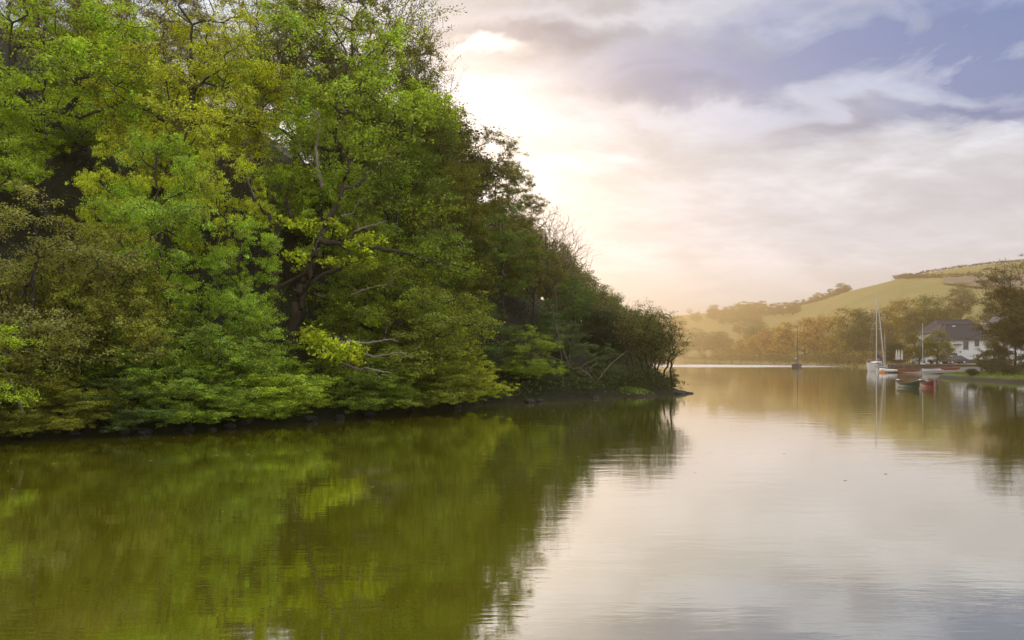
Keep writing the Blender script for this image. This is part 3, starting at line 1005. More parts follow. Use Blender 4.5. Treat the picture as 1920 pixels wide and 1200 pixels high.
# trees further along the wooded valley side
n = 0
DIST_G = "trees along the wooded valley side downstream"
for Y, step in ((100, 0), (118, 0), (140, 0), (165, 0), (195, 0), (230, 0), (275, 0)):
    bx = np.interp(Y, BANK[9:, 1], BANK[9:, 0])
    for d in np.arange(1.5, 34, 5.2):
        X = bx - d + rr.uniform(-1.2, 1.2)
        yy = Y + rr.uniform(-7, 7)
        px = CX + F * X / yy
        if px < 960 or px > 1262:
            continue
        z = float(left_height([(X, yy)])[0])
        sky = np.interp(px, [960, 1030, 1100, 1180, 1270], [395, 445, 508, 574, 606]) + 4
        ztop = EYE + (HY - sky) / F * yy
        h = min(rr.uniform(9, 13), ztop - z)
        if h < 3.5:
            continue
        key = rr.choice(["far_a", "far_b", "far_c", "far_a", "far_b", "far_bare"])
        col = rr.choice([BLUEG, MID, (0.07, 0.15, 0.02), (0.06, 0.11, 0.03), OLIVE])
        tree("valley_tree", key, X, yy, z, h, col, "green tree on the wooded slope that falls to the headland, beyond the dark evergreen", DIST_G, rr.uniform(0, 6), 0.85)
        n += 1

# undergrowth that covers the slope
rng = np.random.RandomState(77)
P = np.column_stack([rng.uniform(-34, 16, 60000), rng.uniform(14, 75, 60000)])
d = poly_dist(P, BANK)
near = P[(d > 0.25) & (d < 2.2)][:3000]
UP = np.concatenate([P[(d > 0.2) & (d < 26)][:5200], near])
uz = left_height(UP[:, :2])
C = np.column_stack([UP[:, :2], uz + 0.25])
V, Q = leaves(rng, C, 12, 0.30, 0.7, 0.11, 0.8)
me = np_mesh("undergrowth", V, [Q])
me.materials.append(M_LEAF)
o = tag(link("undergrowth", me), "dark ivy and fern undergrowth covering the wooded slope", kind='stuff')
o.color = (0.045, 0.07, 0.008, 1)


# the old oak with dead arms ---------------------------------------------------------------
def old_oak():
    Y0 = 33.0
    root = empty("old_oak", PW(535, 742, Y0) * np.array([1, 1, 0]) + np.array([0, 0, float(left_height([((535 - CX) / F * Y0, Y0)])[0])]))
    base = np.array(root.location)
    rng = np.random.RandomState(9)

    def pl(path, y0, y1, r0, r1, sub=5, wob=0.05):
        pts = []
        n = len(path)
        for i, (a, b) in enumerate(path):
            pts.append(PW(a, b, y0 + (y1 - y0) * i / (n - 1)))
        pts = np.array(pts)
        tq = np.linspace(0, n - 1, (n - 1) * sub + 1)
        q = np.stack([np.interp(tq, np.arange(n), pts[:, k]) for k in range(3)], 1)
        # round the corners, then roughen
        for _ in range(2):
            q[1:-1] = 0.25 * q[:-2] + 0.5 * q[1:-1] + 0.25 * q[2:]
        q[1:-1] += rng.normal(0, wob, (len(q) - 2, 3))
        rad = 0.66 * np.linspace(r0, r1, len(q)) * rng.uniform(0.85, 1.15, len(q))
        return q - base, rad

    def build(name, paths, mat):
        m = MB()
        for p in paths:
            q, r = pl(*p)
            m.tube([tuple(v) for v in q], list(r), 8)
        m.build(name, mat, root, smooth=True)

    build("trunk", [
        ([(535, 760), (535, 700), (545, 640), (555, 580), (572, 520), (590, 470), (612, 420), (640, 360), (655, 300)], 33, 33, 0.42, 0.12),
        ([(540, 690), (522, 620), (516, 540), (512, 480), (522, 425)], 33, 32.6, 0.30, 0.17),
        ([(555, 600), (575, 540), (584, 490), (592, 450)], 33, 32.2, 0.18, 0.07),
    ], M_OLDBARK)
    build("limb", [
        ([(520, 428), (500, 405), (478, 372), (455, 345)], 32.6, 32.2, 0.14, 0.05),
        ([(521, 424), (548, 412), (540, 385), (535, 372), (548, 345)], 32.6, 32.2, 0.15, 0.05),
        ([(567, 540), (610, 515), (645, 500), (662, 488), (655, 455), (668, 435)], 33, 31.6, 0.16, 0.06),
        ([(600, 450), (640, 458), (690, 462), (740, 470), (800, 486), (880, 505)], 33, 33.5, 0.17, 0.05),
        ([(640, 360), (690, 330), (740, 280)], 33, 33.5, 0.12, 0.05),
        ([(575, 510), (480, 560), (420, 575)], 33, 32.4, 0.12, 0.04),
        ([(548, 630), (590, 618), (625, 632), (650, 640)], 33, 28.8, 0.16, 0.11),
        ([(548, 650), (580, 640), (600, 655), (632, 676)], 33, 28.6, 0.14, 0.08),
    ], M_OLDBARK)
    dead = [
        ([(650, 640), (680, 644), (712, 640), (730, 636), (748, 640)], 28.8, 28.5, 0.11, 0.03),
        ([(640, 640), (672, 658), (702, 670), (730, 664), (752, 660), (774, 670)], 28.8, 28.5, 0.11, 0.025),
        ([(632, 676), (655, 685), (672, 692), (690, 690), (712, 696), (735, 700)], 28.6, 28.3, 0.09, 0.03),
        ([(660, 552), (692, 540), (722, 535), (737, 532), (733, 520)], 32.4, 31.8, 0.09, 0.03),
        ([(735, 520), (742, 505)], 31.8, 31.8, 0.02, 0.01),
        ([(664, 434), (690, 424), (712, 420), (722, 414)], 31.6, 31.3, 0.07, 0.03),
        ([(640, 405), (662, 400), (668, 385), (684, 368)], 32.4, 32.0, 0.07, 0.025),
        ([(590, 470), (594, 455), (598, 445)], 32.2, 32.1, 0.05, 0.03),
        ([(604, 350), (596, 310), (592, 275), (600, 240), (598, 215), (584, 205)], 33.4, 33.6, 0.14, 0.07),
        ([(594, 330), (580, 300), (565, 278), (552, 250)], 33.4, 33.4, 0.06, 0.03),
        ([(528, 420), (545, 425), (552, 421)], 32.4, 32.3, 0.04, 0.02),
        ([(590, 550), (600, 556), (612, 553)], 31.9, 31.7, 0.03, 0.015),
        ([(676, 640), (674, 628)], 31.4, 31.4, 0.025, 0.015),
        ([(478, 372), (470, 350), (462, 330)], 32.2, 32.1, 0.05, 0.02),
    ]
    for dpath in dead:
        q, r = pl(*dpath, sub=6, wob=0.018)
        r = r * 0.72
        m = MB().tube([tuple(v) for v in q], list(r), 8)
        for k in range(2, len(q) - 1, 3):
            if rng.uniform() < 0.6:
                d = (q[k + 1] - q[k - 1])
                d = d / np.linalg.norm(d) * 0.5 + rng.normal(0, 0.6, 3) + np.array([0, -0.1, 0.2])
                e1 = q[k] + d * 0.22 * rng.uniform(0.5, 1.2)
                e2 = e1 + (d + rng.normal(0, 0.5, 3)) * 0.2
                m.tube([tuple(q[k]), tuple(e1), tuple(e2)], [r[k] * 0.45, r[k] * 0.28, 0.006], 5)
        m.build("dead_branch", M_DEADWOOD, root, smooth=True)
    # sprigs with yellow light put into their leaf colour, then the ordinary crown
    spr = []
    for px, py, y, n, s in ((590, 632, 28.3, 13, 0.34), (610, 648, 28.3, 13, 0.34), (575, 626, 28.3, 8, .3), (648, 655, 28.4, 11, 0.32), (632, 668, 28.4, 10, 0.3), (662, 668, 28.4, 6, .28), (685, 446, 31.4, 13, 0.3), (668, 462, 31.4, 8, .28),
                            (562, 485, 31.6, 9, 0.28), (620, 490, 31.6, 10, 0.26), (692, 490, 31.6, 9, 0.3), (600, 430, 32, 12, 0.4), (550, 420, 32, 6, 0.3), (690, 600, 31.8, 6, .3)):
        c = PW(px, py, y) - base
        spr.append(c + rng.normal(0, 1, (n, 3)) * np.array([s, s, s * 0.45]))
    V, Q = leaves(rng, np.concatenate(spr), 24, 0.13, 0.6, 0.13, 0.8)
    me = np_mesh("sprig", V, [Q]); me.materials.append(M_LEAF)
    o = link("sprig", me, root); o.color = (0.42, 0.54, 0.008, 1)
    gen = []
    for px, py, y, n, s in ((640, 330, 33.5, 30, 0.8), (720, 290, 33.8, 30, 0.8), (570, 260, 33.5, 26, 0.7), (790, 470, 33.6, 26, 0.7), (860, 500, 33.8, 24, .6), (700, 480, 33.4, 20, .6), (640, 240, 33.8, 24, .7),
                            (620, 560, 33.3, 20, .6), (470, 560, 32.6, 20, .6), (690, 380, 33.4, 26, .7), (470, 330, 32.6, 10, .4), (800, 400, 34, 26, .8), (740, 540, 33, 20, .6), (560, 170, 34, 20, .6)):
        c = PW(px, py, y) - base
        gen.append(c + rng.normal(0, 1, (n, 3)) * np.array([s, s, s * 0.3]))
    V, Q = leaves(rng, np.concatenate(gen), 24, 0.24, 0.35, 0.115, 0.75)
    me = np_mesh("crown", V, [Q]); me.materials.append(M_LEAF)
    o = link("crown", me, root); o.color = (*BRIGHT, 1)
    tag(root, "gnarled old oak with pale dead arms reaching over the water and lit yellow sprigs", "tree")


old_oak()

# pale bare branches in the dim thicket
rng = np.random.RandomState(31)
th = empty("dead_shrub", (*PW(1078, 735, 46.3)[:2], 0.4))
m = MB()
for i in range(16):
    p = np.array([rng.uniform(-0.9, 1.4), rng.uniform(-0.7, 0.1), rng.uniform(0, 0.6)])
    d = np.array([rng.uniform(-0.5, 0.7), rng.uniform(-0.4, 0.1), rng.uniform(0.4, 1.0)])
    pts = [p.copy()]
    for k in range(7):
        d = d + rng.normal(0, 0.22, 3)
        p = p + d * 0.36
        pts.append(p.copy())
    m.tube([tuple(q) for q in pts], list(np.linspace(0.028, 0.008, 8)), 5)
tag(th, "tangle of pale bare branches leaning over the water by the dim thicket", "shrub")
m.build("branch", M_DEADWOOD, th, smooth=True)["kind"] = "stuff"

# boulders along the dark foot of the bank
def rock_mesh(seed):
    r = np.random.RandomState(seed)
    V, Fs = [], []
    nu, nv = 9, 6
    for j in range(nv + 1):
        for i in range(nu):
            th_, ph = math.pi * j / nv, 2 * math.pi * i / nu
            k = 1 + r.uniform(-0.22, 0.22)
            V.append((math.sin(th_) * math.cos(ph) * k, math.sin(th_) * math.sin(ph) * k * 0.8, math.cos(th_) * 0.6 * (1 + r.uniform(-0.1, 0.1))))
    for j in range(nv):
        for i in range(nu):
            a, b = j * nu + i, j * nu + (i + 1) % nu
            Fs.append((a, b, b + nu, a + nu))
    m = MB().add(V, Fs)
    me = m.mesh("boulder")
    me.materials.append(M_ROCK)
    return me


ROCKS = [rock_mesh(s) for s in (1, 2, 3, 4)]
rng = np.random.RandomState(41)
seg = BANK[2:9]
cum = np.concatenate([[0], np.cumsum(np.linalg.norm(np.diff(seg, axis=0), axis=1))])
for i in range(18):
    s = rng.uniform(14, cum[-1] - 3)
    x, y = np.interp(s, cum, seg[:, 0]), np.interp(s, cum, seg[:, 1])
    o = link("boulder", ROCKS[i % 4])
    k = rng.uniform(0.12, 0.30)
    o.location = (x + rng.uniform(-0.3, 0.3), y + rng.uniform(-0.5, 0.3), rng.uniform(0.0, 0.15))
    o.scale = (k, k, k * 0.9)
    o.rotation_euler = (0, 0, rng.uniform(0, 6))
    tag(o, "dark boulder along the shaded foot of the wooded bank", "rock", "boulders along the bank")
o = link("boulder", ROCKS[0]); o.location = (*PW(1290, 738, 50.0)[:2], 0.02); o.scale = (0.36, 0.2, 0.16)
tag(o, "lone black rock just off the tip of the headland", "rock")
o = link("boulder", ROCKS[1]); o.location = (*PW(1270, 739, 49.6)[:2], 0.05); o.scale = (0.6, 0.4, 0.35)
tag(o, "dark rock at the waterline on the headland tip", "rock")

# grassy patch on the headland
rng = np.random.RandomState(51)
c = PW(1172, 742, 47.4)
me = grid_mesh("headland_turf", np.linspace(-1.6, 1.6, 26), np.linspace(-1.1, 1.1, 18), lambda P: 0.42 * np.clip(1.25 - (P[:, 0] / 1.5) ** 2 - (P[:, 1] / 1.0) ** 2, -0.9, 1) + vnoise(P, 3, 4) * 0.03)
o = link("ground", me, None, M_GRASS); o.location = (c[0] + 0.2, 46.9, 0.0)
tag(o, "small bright grassy patch at the foot of the headland", kind='structure')
n = 2600
gx = rng.normal(0, 0.62, n); gy = rng.normal(0, 0.42, n)
keep = (gx / 1.45) ** 2 + (gy / 0.95) ** 2 < 1
gx, gy = gx[keep], gy[keep]
B = np.column_stack([gx + c[0] + 0.2, gy + 46.9, 0.40 * (1.2 - (gx / 1.5) ** 2 - gy ** 2)])
V, Q = leaves(rng, B, 1, 0.03, 0.5, 0.16, 0.1)
me = np_mesh("grass", V, [Q]); me.materials.append(M_LEAF)
o = tag(link("grass", me), "grass tufts on the headland patch", kind='stuff'); o.color = (0.16, 0.24, 0.02, 1)

# ------------------------------------------------------------------ across the river
GOLD = (0.46, 0.29, 0.02)  # leaf colour holds the golden haze glow and sunlight through the crowns
HAZE_GOLDG = (0.36, 0.28, 0.02)  # greener version, haze glow likewise put into the leaf colour
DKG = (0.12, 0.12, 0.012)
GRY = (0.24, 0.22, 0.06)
RIGHT = [
    # px, base distance, top row, kind, wide, colour, label
    (1318, 600, 661, "far_b", 1.3, HAZE_GOLDG, "faint low tree at the far bend of the river"),
    (1345, 560, 652, "far_a", 1.3, HAZE_GOLDG, "faint hazy tree next to the far bend"),
    (1372, 500, 640, "far_c", 1.1, HAZE_GOLDG, "third hazy tree from the far bend"),
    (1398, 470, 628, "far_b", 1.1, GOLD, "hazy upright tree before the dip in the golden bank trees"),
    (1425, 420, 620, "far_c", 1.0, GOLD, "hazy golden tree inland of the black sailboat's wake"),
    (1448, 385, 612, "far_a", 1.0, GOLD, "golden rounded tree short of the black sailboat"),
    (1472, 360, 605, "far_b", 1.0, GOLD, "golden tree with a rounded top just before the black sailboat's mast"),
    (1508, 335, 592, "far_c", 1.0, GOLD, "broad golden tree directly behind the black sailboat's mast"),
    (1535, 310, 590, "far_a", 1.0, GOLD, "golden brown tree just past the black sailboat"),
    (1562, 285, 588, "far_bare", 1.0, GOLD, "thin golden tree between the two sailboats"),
    (1588, 262, 578, "far_b", 1.0, HAZE_GOLDG, "yellow green tree at the edge of the darker oak"),
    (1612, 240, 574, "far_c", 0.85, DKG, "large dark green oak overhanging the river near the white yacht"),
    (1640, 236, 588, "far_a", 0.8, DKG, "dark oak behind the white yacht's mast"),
    (1668, 240, 566, "far_c", 0.9, HAZE_GOLDG, "yellow topped tree above the white yacht"),
    (1700, 246, 556, "far_a", 0.9, HAZE_GOLDG, "bright topped tree between the yacht and the house"),
    (1735, 250, 548, "far_c", 0.95, (0.17, 0.19, 0.015), "tallest yellow green tree of the grove behind the house"),
    (1760, 236, 568, "far_b", 0.8, DKG, "dark green tree behind the rear roof"),
    (1715, 226, 580, "far_c", 0.75, DKG, "dark rounded tree before the tallest yellow green tree"),
    (1800, 300, 530, "far_b", 1.0, GRY, "tall hazy grey green tree above the house"),
    (1785, 255, 574, "far_a", 0.9, DKG, "low dark tree behind the house's ridge"),
    (1665, 222, 612, "far_b", 0.75, (0.16, 0.12, 0.02), "brownish tree behind the dark round bush"),
    (1820, 262, 590, "far_a", 0.9, GRY, "grey green tree beside the house chimney"),
    (1848, 230, 572, "far_bare", 0.7, (0.16, 0.13, 0.05), "bare pinkish tree between house and layered cedar"),
    (1880, 240, 560, "far_c", 0.9, DKG, "green tree behind the layered cedar"),
]
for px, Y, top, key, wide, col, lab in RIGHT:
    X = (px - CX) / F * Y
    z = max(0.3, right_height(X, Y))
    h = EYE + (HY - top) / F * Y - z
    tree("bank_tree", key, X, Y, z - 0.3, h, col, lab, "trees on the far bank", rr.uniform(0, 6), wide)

# hillside wood and hedgerow trees
WOOD = [(1362, 578), (1378, 568), (1394, 563), (1410, 565), (1428, 562), (1446, 570), (1462, 573), (1480, 571)]
for px, top in WOOD:
    a = np.array([(px - CX) / F])
    g = right_ground(a, np.array([0.93]))[0]
    h = max(6.0, EYE + (HY - top) / F * g[1] - g[2])
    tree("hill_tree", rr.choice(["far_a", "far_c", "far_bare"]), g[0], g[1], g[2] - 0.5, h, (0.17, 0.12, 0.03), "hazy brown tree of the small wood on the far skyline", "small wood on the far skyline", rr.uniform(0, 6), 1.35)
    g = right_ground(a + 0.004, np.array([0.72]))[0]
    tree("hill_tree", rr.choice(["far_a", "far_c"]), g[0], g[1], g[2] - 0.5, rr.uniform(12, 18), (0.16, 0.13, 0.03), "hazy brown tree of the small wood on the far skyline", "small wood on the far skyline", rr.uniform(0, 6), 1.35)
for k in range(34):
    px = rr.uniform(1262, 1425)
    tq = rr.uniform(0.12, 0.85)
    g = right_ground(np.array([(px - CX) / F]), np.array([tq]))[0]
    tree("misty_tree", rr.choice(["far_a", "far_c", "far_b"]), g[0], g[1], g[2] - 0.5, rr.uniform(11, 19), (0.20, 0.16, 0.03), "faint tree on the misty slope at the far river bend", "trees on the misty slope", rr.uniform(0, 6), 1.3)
for px, hh in ((1493, 7), (1507, 6), (1520, 6), (1533, 8), (1546, 6), (1558, 7.5), (1570, 6), (1578, 9), (1589, 6)):
    a = np.array([(px - CX) / F])
    g = right_ground(a, np.array([0.985]))[0]
    tree("hedgerow_tree", rr.choice(["far_a", "far_c", "far_b"]), g[0], g[1], g[2] - 0.6, hh * 1.15, (0.14, 0.09, 0.03), "small dark tree in the hedgerow along the hill's crest", "hedgerow trees on the crest", rr.uniform(0, 6), 1.1)
for px, hh in ((1293, 12), (1310, 6)):
    g = right_ground(np.array([(px - CX) / F]), np.array([0.985]))[0]
    tree("hill_tree", "far_bare", g[0], g[1], g[2] - 0.5, hh, (0.16, 0.12, 0.04), "lone faint tree on the most distant ridge" if hh > 10 else "tiny faint tree beside the lone tree on the most distant ridge", None, 0.3, 1.2)


def hedge(name, label, pts, w, h, col, seed):
    rng = np.random.RandomState(seed)
    C = []
    for (a0, t0), (a1, t1) in zip(pts[:-1], pts[1:]):
        p0, p1 = right_ground(np.array([a0]), np.array([t0]))[0], right_ground(np.array([a1]), np.array([t1]))[0]
        n = max(2, int(np.linalg.norm(p1 - p0) / 0.8))
        for k in range(n):
            f = k / n
            a, tq = a0 + (a1 - a0) * f, t0 + (t1 - t0) * f
            g = right_ground(np.array([a]), np.array([tq]))[0]
            C.append(g + np.array([rng.normal(0, w * .3), rng.normal(0, w * 0.3), h * rng.uniform(0.2, 0.75)]))
    V, Q = leaves(rng, np.array(C), 34, max(0.45, h * 0.26), 0.9, 0.7, 0.4)
    me = np_mesh(name, V, [Q]); me.materials.append(M_LEAF)
    o = link(name, me); o.color = (*col, 1)
    tag(o, label, "hedge")


def hill_t(px, py):
    """How far up the far hill the ground seen at a photo pixel lies."""
    ts = np.linspace(0.12, 1.0, 400)
    a = (px - CX) / F
    g = right_ground(np.full(400, a), ts)
    rows = HY - F * (g[:, 2] - EYE) / g[:, 1]
    k = np.argmax(rows <= py) if (rows <= py).any() else 399
    return a, float(ts[k])


hedge("hedge", "dark clipped hedge along the top edge of the far hill", [((p - CX) / F, 0.99) for p in (1684, 1740, 1800, 1860, 1930, 2000)], 1.2, 1.7, (0.05, 0.035, 0.015), 1)
hedge("hedge", "broad brown hedge band across the middle of the far hill", [hill_t(*p) for p in ((1684, 523), (1710, 523), (1740, 522), (1770, 521), (1800, 520), (1835, 519), (1870, 517), (1930, 515))], 6, 2.8, (0.10, 0.065, 0.035), 2)
hedge("hedge", "thin hedge running down the fields beside the cedar", [hill_t(*p) for p in ((1838, 532), (1850, 541), (1880, 548), (1910, 552))], 2, 2.5, (0.11, 0.09, 0.04), 3)
hedge("hedge", "low hedge under the small skyline trees", [((p - CX) / F, 0.985) for p in (1480, 1540, 1592)], 2, 2.6, (0.13, 0.09, 0.03), 4)
V = []
pxs = np.linspace(1770, 1990, 24)
for f in np.linspace(0, 1, 8):
    for px in pxs:
        a, t0 = hill_t(px, 523 - (px - 1770) * 0.03)
        a, t1 = hill_t(px, 534 + (px - 1770) * 0.11)
        g = right_ground(np.array([a]), np.array([t0 + (t1 - t0) * f]))[0]
        V.append(g + np.array([0, 0, 0.9]))
idx2 = np.arange(8 * 24).reshape(8, 24)
Q = np.stack([idx2[:-1, :-1], idx2[1:, :-1], idx2[1:, 1:], idx2[:-1, 1:]], -1).reshape(-1, 4)
me = np_mesh("ploughed_field", np.array(V), [Q], smooth=True)
tag(link("field", me, None, ground_material("ploughed_soil", (0.21, 0.145, 0.11), (0.25, 0.18, 0.13), 0.02)), "mauve brown ploughed field below the hedge band", kind='structure')

# scrub along the foot of the far trees
rng = np.random.RandomState(61)
C = []
for _ in range(2300):
    a = rng.uniform(0.215, 0.487)
    ys0 = np.interp(a, SHORE_A[:, 0], SHORE_A[:, 1])
    d = rng.exponential(6) + 0.6
    Y = ys0 + d
    C.append((a * Y, Y, right_height(a * Y, Y) + rng.uniform(0.1, 2.4) * min(1, d / 3)))
V, Q = leaves(rng, np.array(C), 12, 0.75, 0.6, 0.42, 0.5)
me = np_mesh("scrub", V, [Q]); me.materials.append(M_LEAF)
o = tag(link("scrub", me), "golden brown scrub along the foot of the far bank trees", kind='stuff'); o.color = (0.15, 0.12, 0.02, 1)

# ------------------------------------------------------------------ quay, house, boats
M_WHITE = plain("white_render", (0.82, 0.79, 0.76), 0.8, 0.08, 1.2, 0.2)
M_SLATE = plain("slate", (0.030, 0.026, 0.036), 0.9, 0.25, 3.0, 0.5, stretch=(1, 1, 4))
M_RIDGE = plain("ridge_tile", (0.05, 0.035, 0.03), 0.8, 0.2, 3)
M_REDTILE = plain("red_bargeboard", (0.22, 0.05, 0.03), 0.7, 0.2, 3)
M_FRAME = plain("dark_window_frame", (0.10, 0.04, 0.035), 0.6, 0.1, 3)
M_GLASS = plain("window_glass", (0.03, 0.05, 0.05), 0.08, 0.2, 1.0, spec=0.8)
M_CURTAIN = plain("green_shutter", (0.03, 0.07, 0.03), 0.7, 0.2, 2)
M_STONE = plain("quay_stone", (0.085, 0.065, 0.055), 0.9, 0.55, 2.2, 1.0, stretch=(1, 1, 2.5))
M_GEL_W = plain("white_gelcoat", (0.78, 0.76, 0.72), 0.25, 0.06, 1.5, coat=0.3)
M_BLUE = plain("blue_canvas", (0.02, 0.02, 0.13), 0.8, 0.2, 4)
M_ALU = plain("mast_alloy", (0.62, 0.58, 0.52), 0.35, 0.06, 2, metallic=0.3)
M_BLACK = plain("black_paint", (0.02, 0.018, 0.016), 0.4, 0.2, 3)
M_GREEN = plain("green_canoe_hull", (0.010, 0.045, 0.022), 0.3, 0.15, 3, coat=0.3)
M_RED = plain("red_canoe_hull", (0.24, 0.008, 0.025), 0.3, 0.15, 3, coat=0.3)
M_DULLRED = plain("dull_red_hull", (0.26, 0.03, 0.02), 0.5, 0.25, 3)
M_WOOD = plain("weathered_timber", (0.16, 0.09, 0.045), 0.85, 0.4, 4, 0.4, stretch=(1, 6, 6))
M_ORANGE = plain("orange_timber", (0.30, 0.13, 0.03), 0.8, 0.3, 4, 0.3)
M_RUBBER = plain("grey_rubber", (0.16, 0.16, 0.17), 0.6, 0.15, 3)
M_ORANGEP = plain("orange_buoy", (0.65, 0.22, 0.04), 0.5, 0.1, 3)
M_CANVAS = plain("cream_canvas", (0.72, 0.68, 0.62), 0.9, 0.1, 3)
M_CAR_D = plain("dark_car_paint", (0.022, 0.022, 0.03), 0.25, 0.1, 3, coat=0.6)
M_CAR_R = plain("maroon_car_paint", (0.12, 0.012, 0.02), 0.25, 0.1, 3, coat=0.6)
M_CAR_B = plain("pale_blue_car_paint", (0.45, 0.52, 0.66), 0.3, 0.1, 3, coat=0.6)
M_TYRE = plain("tyre", (0.02, 0.02, 0.02), 0.8, 0.1, 3)
M_CHROME = plain("wheel_rim", (0.55, 0.55, 0.55), 0.35, 0.1, 3, metallic=0.8)
M_PERSON_RED = plain("red_seat", (0.3, 0.05, 0.03), 0.7, 0.1, 3)

# quay
QZ = 1.25
q = empty("quay_wall", (66, 127, 0))
tag(q, "low dark stone quay wall below the parked cars", "wall")
MB().box(-5.6, 26, -0.7, 0.6, -1.2, QZ - 0.18).build("wall", M_STONE, q)
for i in range(26):
    MB().box(-5.65 + i * 1.22, -5.65 + i * 1.22 + 1.18, -0.78, 0.62, QZ - 0.178, QZ + rr.uniform(-0.02, 0.03)).build("coping_stone", M_STONE, q, bevel=0.02)
me = np_mesh("quay_deck", [(60.3, 127.62, QZ - 0.03), (100, 127.62, QZ - 0.03), (108, 168, QZ + 0.05), (82, 168, QZ + 0.05), (69.0, 142, QZ - 0.03)], [np.array([[0, 1, 2, 3, 4]])])
tag(link("quay", me, None, M_QUAY), "gravel quay in front of the white house", kind='structure')
q2 = MB().loft([[(60.0, 127.7, z), (60.6, 127.7, z), (69.3, 142, z), (68.7, 142, z)] for z in (-1.2, QZ - 0.02)], closed=True).build("quay_wall", M_STONE)
tag(q2, "end wall of the quay facing the white yacht", "wall")


def hip_roof(m, x0, x1, y0, y1, ze, zr, hipl, hipr, over=0.35):
    x0, x1, y0, y1 = x0 - over, x1 + over, y0 - over, y1 + over
    ym = (y0 + y1) / 2
    a, b = (x0 + hipl, ym, zr), (x1 - hipr, ym, zr)
    vs = [(x0, y0, ze), (x1, y0, ze), (x1, y1, ze), (x0, y1, ze), a, b]
    vs += [(x, y, z - 0.14) for x, y, z in vs[:4]]
    m.add(vs, [(0, 1, 5, 4), (1, 2, 5), (2, 3, 4, 5), (3, 0, 4), (6, 7, 1, 0), (7, 8, 2, 1), (8, 9, 3, 2), (9, 6, 0, 3), (9, 8, 7, 6)])
    return a, b, vs


